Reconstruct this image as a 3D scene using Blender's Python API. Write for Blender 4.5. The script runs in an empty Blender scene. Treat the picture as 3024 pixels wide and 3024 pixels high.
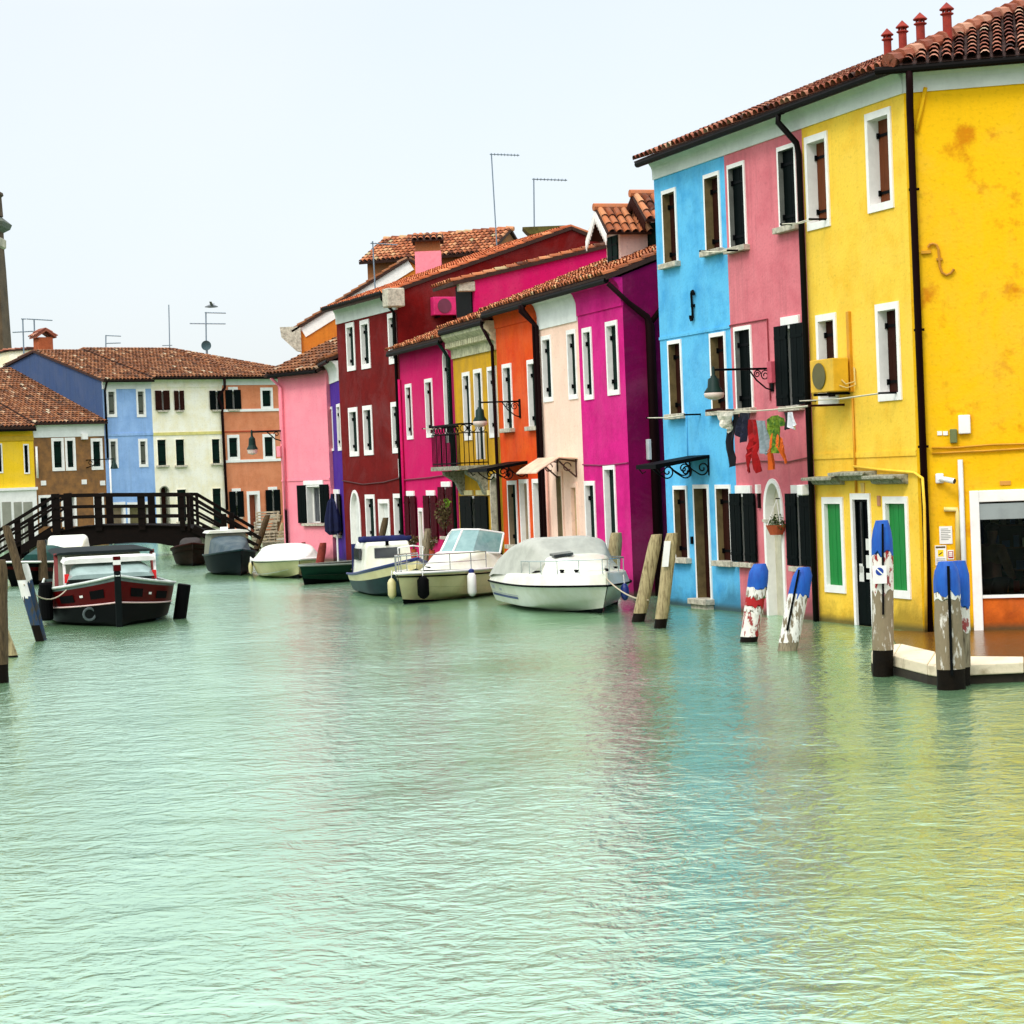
import bpy, math, random
from mathutils import Vector, Matrix
random.seed(7)
sc = bpy.context.scene
COL = sc.collection
# ------------------------------------------------------------------ camera model (photo is 3024 px square)
FP, HC = 6104.0, 3.1
ROLL, PITCH = math.radians(2.3), math.atan(127.0/6104.0)
_R0 = Vector((1,0,0)); _F = Vector((0, math.cos(PITCH), -math.sin(PITCH))); _U0 = _R0.cross(_F)
CR = _R0*math.cos(ROLL) - _U0*math.sin(ROLL)
CU = _R0*math.sin(ROLL) + _U0*math.cos(ROLL)
CAM = Vector((0,0,HC))
def ray(u, v): return _F + CR*((u-1512)/FP) - CU*((v-1512)/FP)
def proj(p):
    d = Vector(p)-CAM; z = d.dot(_F); return (1512+FP*d.dot(CR)/z, 1512-FP*d.dot(CU)/z)
def gpt(u, v, z=0.0):
    r = ray(u, v); return CAM + r*((z-HC)/r.z)
def at(u, v, Y):
    r = ray(u, v); return CAM + r*(Y/r.y)
CROPS = {'c0':(0,0,1.565217),'c1':(0,900,.465839),'c2':(0,1400,.465839),'c3':(800,650,.362319),'c4':(800,1150,.362319),
 'c5':(1350,400,.362319),'c6':(1400,1300,.310559),'c7':(1850,350,.362319),'c8':(1850,950,.310559),'c9':(1850,1350,.310559),
 'ca':(2324,0,.362319),'cb':(2324,650,.362319),'cc':(2324,1350,.362319),'cd':(1200,1150,.232919),'ce':(0,1400,.362319),
 'cf':(600,1440,.207039),'F':(0,0,1.0)}
def C(n, x, y):
    o = CROPS[n]; return (o[0]+x*o[2], o[1]+y*o[2])
# ------------------------------------------------------------------ mesh builder
class MB:
    def __init__(s): s.v=[]; s.f=[]; s.m=[]; s.c=[]
    def add(s, vs, fs, m=0, c=.5):
        b = len(s.v); s.v += [tuple(p) for p in vs]
        for f in fs: s.f.append(tuple(i+b for i in f)); s.m.append(m); s.c.append(c)
        return s
    def box(s, x0,y0,z0,x1,y1,z1, m=0, c=.5):
        vs=[(x0,y0,z0),(x1,y0,z0),(x1,y1,z0),(x0,y1,z0),(x0,y0,z1),(x1,y0,z1),(x1,y1,z1),(x0,y1,z1)]
        return s.add(vs,[(0,3,2,1),(4,5,6,7),(0,1,5,4),(1,2,6,5),(2,3,7,6),(3,0,4,7)],m,c)
    def bar(s, a, b, w, h=None, m=0, c=.5):
        a=Vector(a); b=Vector(b); h = h or w; d=(b-a).normalized()
        up=Vector((0,0,1)) if abs(d.z)<.95 else Vector((0,1,0))
        x=d.cross(up).normalized(); y=x.cross(d)
        vs=[]
        for p in (a,b):
            for sx,sy in ((-1,-1),(1,-1),(1,1),(-1,1)): vs.append(p+x*(sx*w/2)+y*(sy*h/2))
        return s.add(vs,[(0,1,2,3),(7,6,5,4),(0,4,5,1),(1,5,6,2),(2,6,7,3),(3,7,4,0)],m,c)
    def tube(s, pts, r, n=8, m=0, cap=True, c=.5, closed=False):
        pts=[Vector(p) for p in pts]; k=len(pts); rs = r if isinstance(r,(list,tuple)) else [r]*k
        vs=[]; prev=None
        for i,p in enumerate(pts):
            if closed: d=(pts[(i+1)%k]-pts[i-1]).normalized()
            else: d=(pts[min(i+1,k-1)]-pts[max(i-1,0)]).normalized()
            if prev is None:
                up=Vector((0,0,1)) if abs(d.z)<.9 else Vector((1,0,0))
                x=d.cross(up).normalized()
            else: x=(prev-d*prev.dot(d)).normalized()
            prev=x; y=d.cross(x)
            for j in range(n):
                a=2*math.pi*j/n; vs.append(p+(x*math.cos(a)+y*math.sin(a))*rs[i])
        fs=[]
        for i in range(k if closed else k-1):
            i2=(i+1)%k
            for j in range(n): fs.append((i*n+j,i*n+(j+1)%n,i2*n+(j+1)%n,i2*n+j))
        if cap and not closed: fs += [tuple(range(n-1,-1,-1)), tuple((k-1)*n+j for j in range(n))]
        return s.add(vs,fs,m,c)
    def lathe(s, prof, o=(0,0,0), n=12, m=0, c=.5):
        vs=[]; fs=[]
        for (r,z) in prof:
            for j in range(n):
                a=2*math.pi*j/n; vs.append((o[0]+r*math.cos(a),o[1]+r*math.sin(a),o[2]+z))
        for i in range(len(prof)-1):
            for j in range(n): fs.append((i*n+j,i*n+(j+1)%n,(i+1)*n+(j+1)%n,(i+1)*n+j))
        fs += [tuple(range(n-1,-1,-1)), tuple((len(prof)-1)*n+j for j in range(n))]
        return s.add(vs,fs,m,c)
    def grid(s, fn, nu, nv, m=0, c=.5, flip=False):
        vs=[fn(i/nu,j/nv) for i in range(nu+1) for j in range(nv+1)]; fs=[]
        for i in range(nu):
            for j in range(nv):
                a=i*(nv+1)+j; q=(a,a+nv+1,a+nv+2,a+1); fs.append(q[::-1] if flip else q)
        return s.add(vs,fs,m,c)
    def ext(s, poly, a0, a1, ax='y', m=0, c=.5):
        # extrude a polygon: ax 'y' -> poly is (x,z); ax 'x' -> poly is (y,z); ax 'z' -> (x,y)
        mk={'y':lambda p,a:(p[0],a,p[1]),'x':lambda p,a:(a,p[0],p[1]),'z':lambda p,a:(p[0],p[1],a)}[ax]
        n=len(poly); vs=[mk(p,a0) for p in poly]+[mk(p,a1) for p in poly]
        fs=[tuple(range(n)),tuple(range(2*n-1,n-1,-1))]+[(i,i+n,(i+1)%n+n,(i+1)%n) for i in range(n)]
        return s.add(vs,fs,m,c)
    def build(s, name, mats, parent=None, smooth=False, bevel=0, solid=0, sub=0):
        me=bpy.data.meshes.new(name); me.from_pydata(s.v,[],s.f)
        if not isinstance(mats,(list,tuple)): mats=[mats]
        for mt in mats: me.materials.append(mt)
        if len(mats)>1: me.polygons.foreach_set('material_index', s.m)
        at_=me.attributes.new('tint','FLOAT','FACE'); at_.data.foreach_set('value', s.c)
        import bmesh
        bm=bmesh.new(); bm.from_mesh(me); bmesh.ops.recalc_face_normals(bm,faces=bm.faces) if not getattr(s,'raw',False) else None
        bm.to_mesh(me); bm.free()
        if smooth: me.polygons.foreach_set('use_smooth',[True]*len(me.polygons))
        me.update()
        if smooth=='auto': me.set_sharp_from_angle(angle=math.radians(38))
        o=bpy.data.objects.new(name, me); COL.objects.link(o)
        if parent: o.parent=parent
        if solid:
            md=o.modifiers.new('s','SOLIDIFY'); md.thickness=solid; md.offset=0
        if sub:
            md=o.modifiers.new('d','SUBSURF'); md.levels=sub; md.render_levels=sub
        if bevel:
            md=o.modifiers.new('b','BEVEL'); md.width=bevel; md.segments=2; md.limit_method='ANGLE'; md.angle_limit=math.radians(40)
        return o
def tag(o, label=None, cat=None, group=None, kind=None):
    if label: o['label']=label
    if cat: o['category']=cat
    if group: o['group']=group
    if kind: o['kind']=kind
    return o
def empty(name, loc, rz=0, label=None, cat=None, group=None):
    o=bpy.data.objects.new(name,None); COL.objects.link(o); o.location=loc; o.rotation_euler=(0,0,rz)
    o.empty_display_size=.3
    return tag(o,label,cat,group)
# ------------------------------------------------------------------ materials
def lin(c): return tuple((x/12.92 if x<=.04045 else ((x+.055)/1.055)**2.4) for x in [q/255 for q in c])+(1,)
_mc={}
def mat(name, col, rough=.6, var=.12, scale=3.0, bump=.0, bscale=40, metal=0, spec=.4, col2=None, stretch=(1,1,1), thr=None, coat=0, streak=0, attr=False, ramp=None, fade=0):
    if name in _mc: return _mc[name]
    m=bpy.data.materials.new(name); m.use_nodes=True; nt=m.node_tree; N=nt.nodes; L=nt.links
    b=N['Principled BSDF']; b.inputs['Roughness'].default_value=rough; b.inputs['Metallic'].default_value=metal
    b.inputs['Specular IOR Level'].default_value=spec
    if coat: b.inputs['Coat Weight'].default_value=coat
    tc=N.new('ShaderNodeTexCoord'); mp=N.new('ShaderNodeMapping'); mp.inputs['Scale'].default_value=stretch
    L.new(tc.outputs['Object'],mp.inputs['Vector'])
    c1=lin(col) if max(col)>1 else tuple(col)+(1,)
    if attr:
        a=N.new('ShaderNodeAttribute'); a.attribute_name='tint'
        r=N.new('ShaderNodeValToRGB'); els=r.color_ramp.elements
        for i,(p,cc) in enumerate(ramp):
            e = els[i] if i<2 else els.new(p)
            e.position=p; e.color=lin(cc)
        L.new(a.outputs['Fac'],r.inputs['Fac']); src=r.outputs['Color']
    else:
        rgb=N.new('ShaderNodeRGB'); rgb.outputs[0].default_value=c1; src=rgb.outputs[0]
    def mix(a,bv,fac,mode='MIX'):
        x=N.new('ShaderNodeMix'); x.data_type='RGBA'; x.blend_type=mode
        L.new(fac,x.inputs[0]); L.new(a,x.inputs[6])
        if isinstance(bv,tuple): x.inputs[7].default_value=bv
        else: L.new(bv,x.inputs[7])
        return x.outputs[2]
    def rng(s_,a0,a1,b0,b1):
        x=N.new('ShaderNodeMapRange'); L.new(s_,x.inputs[0])
        for i,q in enumerate((a0,a1,b0,b1)): x.inputs[i+1].default_value=q
        return x.outputs[0]
    if var:
        n1=N.new('ShaderNodeTexNoise'); n1.inputs['Scale'].default_value=scale; n1.inputs['Detail'].default_value=6; n1.inputs['Roughness'].default_value=.65
        L.new(mp.outputs[0],n1.inputs['Vector'])
        d=lin(col2) if col2 else tuple(x*(1-var*2.2) for x in c1[:3])+(1,)
        if attr and not col2:
            src=mix(src,(.25,.2,.16,1),rng(n1.outputs[0],.45,.75,0,var))
        elif thr: src=mix(src,d,rng(n1.outputs[0],thr[0],thr[1],0,1))
        else: src=mix(src,d,rng(n1.outputs[0],.4,.75,0,1))
    if streak:
        m2=N.new('ShaderNodeMapping'); m2.inputs['Scale'].default_value=(5,5,.35); L.new(tc.outputs['Object'],m2.inputs['Vector'])
        n2=N.new('ShaderNodeTexNoise'); n2.inputs['Scale'].default_value=1.2; n2.inputs['Detail'].default_value=5; L.new(m2.outputs[0],n2.inputs['Vector'])
        src=mix(src,tuple(x*.55 for x in c1[:3])+(1,),rng(n2.outputs[0],.52,.8,0,streak))
    if fade:     # sun bleached and patched areas, fine speckle, tide mark above the flood level
        n4=N.new('ShaderNodeTexNoise'); n4.inputs['Scale'].default_value=.55; n4.inputs['Detail'].default_value=9; n4.inputs['Roughness'].default_value=.7; n4.inputs['Distortion'].default_value=.6; L.new(tc.outputs['Object'],n4.inputs['Vector'])
        src=mix(src,tuple(min(1,x*.84+.055) for x in c1[:3])+(1,),rng(n4.outputs[0],.46,.66,0,fade))
        n5=N.new('ShaderNodeTexNoise'); n5.inputs['Scale'].default_value=14; n5.inputs['Detail'].default_value=3; L.new(tc.outputs['Object'],n5.inputs['Vector'])
        src=mix(src,tuple(x*.6 for x in c1[:3])+(1,),rng(n5.outputs[0],.55,.75,0,.45))
        sz=N.new('ShaderNodeSeparateXYZ'); L.new(tc.outputs['Object'],sz.inputs[0]); ad=N.new('ShaderNodeMath'); ad.operation='MULTIPLY_ADD'; L.new(n4.outputs[0],ad.inputs[0]); ad.inputs[1].default_value=-1.6; L.new(sz.outputs['Z'],ad.inputs[2])
        src=mix(src,tuple(x*.35 for x in c1[:3])+(1,),rng(ad.outputs[0],-.75,-.35,.85,0))
        src=mix(src,(.05,.06,.03,1),rng(sz.outputs['Z'],.05,.16,.75,0))
    L.new(src,b.inputs['Base Color'])
    if bump:
        n3=N.new('ShaderNodeTexNoise'); n3.inputs['Scale'].default_value=bscale; n3.inputs['Detail'].default_value=4
        L.new(mp.outputs[0],n3.inputs['Vector']); bp=N.new('ShaderNodeBump'); bp.inputs['Strength'].default_value=bump; bp.inputs['Distance'].default_value=.02
        L.new(n3.outputs[0],bp.inputs['Height']); L.new(bp.outputs[0],b.inputs['Normal'])
    _mc[name]=m; return m
def plaster(name,col,col2=None,var=.08,thr=None,scale=1.3,streak=.25):
    return mat('plaster_'+name,col,rough=.92,var=var,scale=scale,bump=.35,bscale=18,spec=.15,col2=col2,thr=thr,streak=min(.6,streak*1.5),fade=.4)
WHITE=mat('white_trim',(245,244,238),rough=.8,var=.06,scale=4,spec=.2,bump=.1,streak=.12)
REVEAL=WHITE
STONE=mat('stone',(205,198,178),rough=.9,var=.3,scale=9,bump=.6,bscale=30,spec=.1)
OLDSTONE=mat('old_stone',(170,170,150),rough=.95,var=.35,scale=14,bump=1,bscale=25,spec=.1,col2=(60,62,50))
COVE=mat('white_cove',(232,236,230),rough=.85,var=.08,scale=2,streak=.15,spec=.2)
DGREEN=mat('dark_green_paint',(12,34,28),rough=.6,var=.2,scale=6,spec=.04)
GREEN=mat('green_paint',(0,128,48),rough=.45,var=.15,scale=5,spec=.3,stretch=(6,6,.6))
BLACKG=mat('blackish_green_paint',(3,10,10),rough=.55,var=.2,scale=6,spec=.04)
BROWN=mat('brown_paint',(104,52,22),rough=.6,var=.2,scale=6,spec=.15,stretch=(6,6,.6))
DBROWN=mat('dark_brown_paint',(50,24,18),rough=.6,var=.2,scale=6,spec=.04)
MAROON=mat('maroon_paint',(66,2,16),rough=.6,var=.2,scale=6,spec=.04)
IRON=mat('black_iron',(5,7,9),rough=.55,var=.1,spec=.05)
PIPE=mat('dark_pipe',(26,8,10),rough=.6,var=.15,spec=.05)
GUTTER=mat('dark_gutter',(12,9,8),rough=.5,var=.15,spec=.05)
TILE=mat('terracotta_tiles',(200,110,70),rough=.9,var=.45,scale=6,spec=.1,attr=True,bump=.5,bscale=30,
  ramp=[(0,(84,46,32)),(.3,(146,80,50)),(.6,(186,112,72)),(.85,(208,150,106)),(1,(180,160,118))])
TILER=mat('red_terracotta_tiles',(200,110,70),rough=.85,var=.35,scale=6,spec=.15,attr=True,bump=.5,bscale=30,
  ramp=[(0,(48,24,20)),(.3,(112,56,42)),(.6,(156,90,66)),(.85,(196,146,118)),(1,(188,166,138))])
TILEO=mat('brown_mossy_tiles',(200,110,70),rough=.95,var=.6,scale=5,spec=.1,attr=True,bump=.5,bscale=30,
  ramp=[(0,(58,36,24)),(.3,(104,62,38)),(.6,(134,82,50)),(.85,(160,112,76)),(1,(190,170,140))])
TILEN=mat('new_orange_tiles',(200,110,70),rough=.85,var=.25,scale=5,spec=.15,attr=True,bump=.4,bscale=30,
  ramp=[(0,(104,50,30)),(.3,(166,84,48)),(.6,(196,106,64)),(.85,(212,136,90)),(1,(186,140,104))])
SLAB=mat('eave_underside',(58,34,26),rough=.9,var=.2)
GLASS=mat('dark_window_glass',(16,20,24),rough=.06,var=.3,scale=2,spec=.7)
CURT=mat('grey_curtain_glass',(88,92,98),rough=.25,var=.5,scale=3,stretch=(6,1,.6),spec=.6)
# ------------------------------------------------------------------ tiles
def tiles(mb, O, ex, es, W, L, m=0, r=.085, pitch=.21, row=.36, seed=0, Lf=None):
    rnd=random.Random(seed); O=Vector(O); ex=Vector(ex).normalized(); es=Vector(es).normalized(); n=ex.cross(es).normalized()
    if n.z<0: n=-n
    nc=max(1,int(W/pitch)); pitch=W/nc
    for c in range(nc):
        x=(c+.5)*pitch; lo,hi = Lf(x) if Lf else (0,L)
        if hi-lo<.12: continue
        nr=max(1,int(round((hi-lo)/row))); rw=(hi-lo)/nr; cb=rnd.random()*.25
        for k in range(nr):
            a=lo+k*rw - (.03 if k==0 else .05)+rnd.uniform(-.015,.015); b=lo+(k+1)*rw+.02
            jx=rnd.uniform(-.012,.012); vs=[]
            for (t,rr,lift) in ((a,r*1.1,.035),(b,r*.9,.0)):
                for j in range(6):
                    an=math.pi*j/5
                    vs.append(O+ex*(x+jx+rr*math.cos(an))+es*t+n*(lift+rr*1.0*math.sin(an)))
            mb.add(vs,[(j,j+1,j+7,j+6) for j in range(5)],m,min(1,max(0,rnd.gauss(.5,.2)+cb-.12)))
def roofslope(root, x0,x1,p0,p1,mt,seed=0,name='roof',thick=.09,edge=True,mb=None,Lf=None,row=.36):
    """slope between profile points p0=(y,z) eave and p1=(y,z) ridge, local house coordinates"""
    m = mb or MB()
    d=Vector((0,p1[0]-p0[0],p1[1]-p0[1])); Ln=d.length; d.normalize()
    n=Vector((1,0,0)).cross(d).normalized()
    if n.z<0: n=-n
    O=Vector((x0,p0[0],p0[1]))
    P=[O,O+Vector((x1-x0,0,0)),O+Vector((x1-x0,0,0))+d*Ln,O+d*Ln]
    lo=[p-n*thick for p in P]; up=[p+n*.012 for p in P]
    if Lf is None:
        m.add(lo+up,[(0,3,2,1),(4,5,6,7),(0,1,5,4),(1,2,6,5),(2,3,7,6),(3,0,4,7)],1,.3)
    tiles(m,O+n*.015,(1,0,0),d,x1-x0,Ln,0,seed=seed,Lf=Lf,row=row)
    if mb is None: return m.build(name,[mt,SLAB],root)
    return m
# ------------------------------------------------------------------ facade frame
class Fr:
    def __init__(s, A, B):
        s.A=Vector((A[0],A[1],0)); s.B=Vector((B[0],B[1],0)); d=s.B-s.A; s.W=d.length
        s.ex=d.normalized(); s.ey=Vector((-s.ex.y,s.ex.x,0)); s.rz=math.atan2(s.ex.y,s.ex.x)
    def hit(s,u,v,y=0.0):      # pixel on the plane local y -> (x,z)
        r=ray(u,v); o=s.A+s.ey*y; t=(o-CAM).dot(s.ey)/r.dot(s.ey); p=CAM+r*t
        return ((p-s.A).dot(s.ex), p.z)
    def side(s,u,v,x):         # pixel on plane local x -> (y,z)
        r=ray(u,v); o=s.A+s.ex*x; t=(o-CAM).dot(s.ex)/r.dot(s.ex); p=CAM+r*t
        return ((p-s.A).dot(s.ey), p.z)
    def w(s,x,y,z=0): return s.A+s.ex*x+s.ey*y+Vector((0,0,z))
class House:
    def __init__(s, name, label, fr, wallmat, cat='house', group=None):
        s.fr=fr; s.W=fr.W; s.mat=wallmat; s.holes=[]; s.extra=[]
        s.root=empty(name, fr.A, fr.rz, label, cat, group)
    def rect(s, c, x0,y0,x1,y1):
        a=s.fr.hit(*C(c,x0,y0)); b=s.fr.hit(*C(c,x1,y1)); return (a[0],b[0],b[1],a[1])
    def win(s, c, x0,y0,x1,y1, sh=DGREEN, kind='shut', t=.08, bottom='trim', depth=None, rev=None, share=.46, arch=None, trim=None, name='window', zbot=None, lean=True, rect=None, hinges=True, back=None):
        X0,X1,Z0,Z1 = rect or s.rect(c,x0,y0,x1,y1); trim=trim or WHITE
        if zbot is not None: Z0=zbot
        if X1-X0<.3: X1=X0+.3
        t=min(t,(X1-X0)*.2)
        if depth is None:   # jamb deep enough to fill about half of the opening as seen from the bridge
            pc=s.fr.w((X0+X1)/2,0,(Z0+Z1)/2)-CAM; depth=min(.3,max(.05,share*(X1-X0-2*t)/max(.2,abs(pc.dot(s.fr.ex)/pc.dot(s.fr.ey)))))
        bt = t*1.5 if bottom=='trim' else 0; tt=t*1.4
        if arch:
            cx=(X0+X1)/2; hw=(X1-X0)/2; rise = hw*(1.0 if arch=='round' else 1.75); zs=Z1-rise
            n=14; Q=[(X0,Z0)]; P=[(X0+t,Z0)]
            for i in range(n+1):
                a=math.pi*(1-i/n); Q.append((cx+hw*math.cos(a), zs+rise*abs(math.sin(a))**(.9)))
                P.append((cx+(hw-t)*math.cos(a), zs+(rise-t)*abs(math.sin(a))**(.9)))
            Q.append((X1,Z0)); P.append((X1-t,Z0)); closed=False
        else:
            if bottom=='trim':
                Q=[(X0,Z0),(X0,Z1),(X1,Z1),(X1,Z0)]; P=[(X0+t,Z0+bt),(X0+t,Z1-tt),(X1-t,Z1-tt),(X1-t,Z0+bt)]; closed=True
            else:
                Q=[(X0,Z0),(X0,Z1),(X1,Z1),(X1,Z0)]; P=[(X0+t,Z0),(X0+t,Z1-tt),(X1-t,Z1-tt),(X1-t,Z0)]; closed=False
        M=[((p[0]+q[0])/2,(p[1]+q[1])/2) for p,q in zip(P,Q)]
        hx0=min(p[0] for p in M); hx1=max(p[0] for p in M); hz0=min(p[1] for p in M); hz1=max(p[1] for p in M)
        s.holes.append((hx0,hx1,max(hz0,-.36),hz1))
        if arch:
            k=len(M); half=k//2
            for i in range(1,half): s.extra.append([(hx0,hz1),M[i],M[i+1]])
            for i in range(half,k-2): s.extra.append([(hx1,hz1),M[i],M[i+1]])
            s.extra.append([(hx0,hz1),M[half],(hx1,hz1)])
        mb=MB(); k=len(P); rng_=range(k if closed else k-1); yo=-.03
        for i in rng_:
            j=(i+1)%k; p,p2,q,q2=P[i],P[j],Q[i],Q[j]
            mb.add([(q[0],yo,q[1]),(q2[0],yo,q2[1]),(p2[0],yo,p2[1]),(p[0],yo,p[1])],[(0,1,2,3)])
            mb.add([(q[0],yo,q[1]),(q2[0],yo,q2[1]),(q2[0],.02,q2[1]),(q[0],.02,q[1])],[(3,2,1,0)])
            mb.add([(p[0],yo,p[1]),(p2[0],yo,p2[1]),(p2[0],depth,p2[1]),(p[0],depth,p[1])],[(0,1,2,3)],1)
        w=mb.build(name,[trim,rev or trim],s.root)
        ix0=min(p[0] for p in P); ix1=max(p[0] for p in P); iz0=min(p[1] for p in P); iz1=max(p[1] for p in P)
        if bottom=='stone' :
            sb=MB(); sb.box(X0-.08,-.14,Z0-.10,X1+.08,depth,Z0+.012); sb.build('sill',STONE,w,bevel=.008)
        if bottom=='step':
            sb=MB(); sb.box(X0-.06,-.22,Z0-.11,X1+.06,depth,Z0+.01); sb.box(X0-.02,-.16,-.1,X1+.02,.0,Z0-.112); sb.build('step',STONE,w,bevel=.01)
        if kind=='none': return w,(ix0,ix1,iz0,iz1)
        yb=depth
        if kind=='shut':
            pb=MB(); n=max(2,int(round((ix1-ix0)/.16))); pw=(ix1-ix0+.04)/n
            for i in range(n): pb.box(ix0-.02+i*pw,yb-.002*(i%2),iz0-.02,ix0-.02+(i+1)*pw-.008,yb+.03,iz1+.02)
            pb.box(ix0-.03,yb+.02,iz0-.03,ix1+.03,yb+.06,iz1+.03)
            o=pb.build('shutter' if 'door' not in name else 'door_leaf',[sh],w)
            if hinges and 'door' not in name:
                for fz in (.14,.82):
                    hb=MB(); z=iz0+(iz1-iz0)*fz; hb.box(ix0-.0,yb-.02,z-.025,ix1-.04,yb-.004,z+.025); hb.box(ix0,yb-.05,z-.05,ix0+.04,yb-.004,z+.05)
                    hb.build('hinge',IRON,o)
            if 'door' in name:
                hb=MB(); hb.lathe([(0.001,0),(.02,.005),(.02,.03),(.012,.05),(.001,.05)],(ix1-.12,yb-.03,iz0+1.05),8); hb.build('handle',IRON,o)
        else:   # glass
            gb=MB(); gb.box(ix0-.02,yb+.01,iz0-.02,ix1+.02,yb+.05,iz1+.02)
            o=gb.build('pane',[back or GLASS],w)
            fb=MB(); f=.045
            for (a,b_,c_,d_) in ((ix0,ix0+f,iz0,iz1),(ix1-f,ix1,iz0,iz1),((ix0+ix1)/2-f/2,(ix0+ix1)/2+f/2,iz0,iz1)):
                fb.box(a,yb-.03,c_,b_,yb+.012,d_)
            for z in (iz0,iz1-f): fb.box(ix0,yb-.028,z,ix1,yb+.011,z+f)
            fb.build('frame',[sh],o if False else w)
        return w,(ix0,ix1,iz0,iz1)
    def leaves(s, c, x0,y0,x1,y1, col=BLACKG, lintel=True, sill=True, gap=.12, back=None, rect=None, name='window', ang=0.0):
        """glazed opening with two outside shutter leaves standing a little off the wall"""
        X0,X1,Z0,Z1 = rect or s.rect(c,x0,y0,x1,y1); W=X1-X0
        a=X0+W*.26; b=X1-W*.26
        w,(ix0,ix1,iz0,iz1)=s.win(None,0,0,0,0,sh=WHITE,kind='glass',t=.05,bottom='none',rect=(a,b,Z0,Z1),back=back or GLASS,name=name)
        g=W*gap/2; mid=(X0+X1)/2
        for (l,r) in ((X0,mid-g),(mid+g,X1)):
            lb=MB(); n=4; pw=(r-l)/n
            for i in range(n): lb.box(l+i*pw,-.075-.003*(i%2),Z0+.01,l+(i+1)*pw-.01,-.04,Z1)
            lb.box(l+.005,-.06,Z0+.02,r-.015,-.036,Z1-.01)
            for fz in (.12,.85): lb.box(l+.02,-.09,Z0+(Z1-Z0)*fz-.03,r-.02,-.07,Z0+(Z1-Z0)*fz+.03)
            lb.build('shutter',[col],w)
        if lintel: MB().box(X0+W*.2,-.05,Z1,X1-W*.18,.02,Z1+.16).build('lintel',WHITE,w,bevel=.006)
        if sill: MB().box(X0+W*.14,-.13,Z0-.1,X1-W*.14,.02,Z0-.005).build('sill',STONE,w,bevel=.008)
        return w
    def wall(s, ztop, profile=None, name='wall', side_mat=None, x0=0, bottom=-.4, yback=None, wedge=None):
        W=s.W; m=MB()
        xs=sorted(set([0,W]+[min(max(q,0),W) for h in s.holes for q in h[:2]])); zs=sorted(set([bottom,ztop]+[min(max(q,bottom),ztop) for h in s.holes for q in h[2:]]))
        for i in range(len(xs)-1):
            for j in range(len(zs)-1):
                cx=(xs[i]+xs[i+1])/2; cz=(zs[j]+zs[j+1])/2
                if any(h[0]<cx<h[1] and h[2]<cz<h[3] for h in s.holes): continue
                m.add([(xs[i],0,zs[j]),(xs[i+1],0,zs[j]),(xs[i+1],0,zs[j+1]),(xs[i],0,zs[j+1])],[(0,1,2,3)])
        for tri in s.extra: m.add([(p[0],0,p[1]) for p in tri],[(0,1,2)])
        if profile:
            pf=[(0,bottom)]+profile; pf=pf+[(pf[-1][0],bottom)]; e=.003; n=len(pf)
            vs=[(x,p[0],p[1]) for x in (e,W-e) for p in pf]; fs=[tuple(range(n)),tuple(range(2*n-1,n-1,-1))]+[(k,k+1,n+k+1,n+k) for k in range(1,n-1)]
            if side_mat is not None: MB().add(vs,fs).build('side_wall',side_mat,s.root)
            else: m.add(vs,fs)
        return m.build(name,[s.mat],s.root)
    def frieze(s, z0, z1, mt=COVE, x0=None,x1=None, out=.27, name='cornice'):
        x0=0 if x0 is None else x0; x1=s.W if x1 is None else x1; h=z1-z0
        P=[(.02,z0),(-.035,z0),(-.04,z0+h*.45),(-.06,z0+h*.6),(-out*.45,z0+h*.8),(-out,z1),(.02,z1)]
        return MB().ext(P,x0,x1,'x').build(name,mt,s.root)
    def gutter(s, z, y=-.38, x0=0, x1=None, r=.07):
        x1=s.W if x1 is None else x1
        return MB().tube([(x0,y,z),(x1,y,z)],r,10).build('gutter',GUTTER,s.root)
    def pipe(s, pts, r=.05, mt=PIPE, name='drainpipe'):
        m=MB().tube(pts,r,8)
        return m.build(name,mt,s.root,smooth=True)
def scroll(cx,cz,r,turns,start,y,sgn=1,n=26):
    out=[]
    for i in range(n+1):
        t=i/n; a=start+sgn*turns*2*math.pi*t; rr=r*(1-.85*t); out.append((cx+rr*math.cos(a),y,cz+rr*math.sin(a)))
    return out
# ================================================================== HOUSES
# ---- near block on the right: blue, rose and yellow houses
GA=gpt(1979,1785); GB=gpt(2726,1868); RBF=Fr(GA,GB)
s1=RBF.hit(*C('c8',1020,900))[0]; s2=RBF.hit(*C('c7',1472,1300))[0]
P1=RBF.w(s1,0); P2=RBF.w(s2,0)
zf=RBF.hit(*C('c7',238,497))[1]; zg=RBF.hit(*C('ca',850,515),y=-.38)[1]; zg2=RBF.hit(*C('c7',220,372),y=-.38)[1]; print('gut',zg,zg2); ze=(zg+zg2)/2+.09
print('RB W',RBF.W,'s1',s1,'s2',s2,'zf',zf, RBF.hit(*C('ca',935,705)))
pit=math.tan(math.radians(21)); DR=5.2
def rbroof(H,x0,x1,seed,Lf=None,mt=TILER):
    p0=(-.40,ze-.02); cs=math.cos(math.radians(21)); L=(DR+.40)/cs
    p1=(DR,ze-.02+(DR+.40)*pit)
    return p0,p1,L
def std_house(name,label,A,B,m): return House(name,label,Fr(A,B),m)
def prof(zt): return [(0,zt),(DR,zt+DR*pit),(2*DR,zt),]
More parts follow.
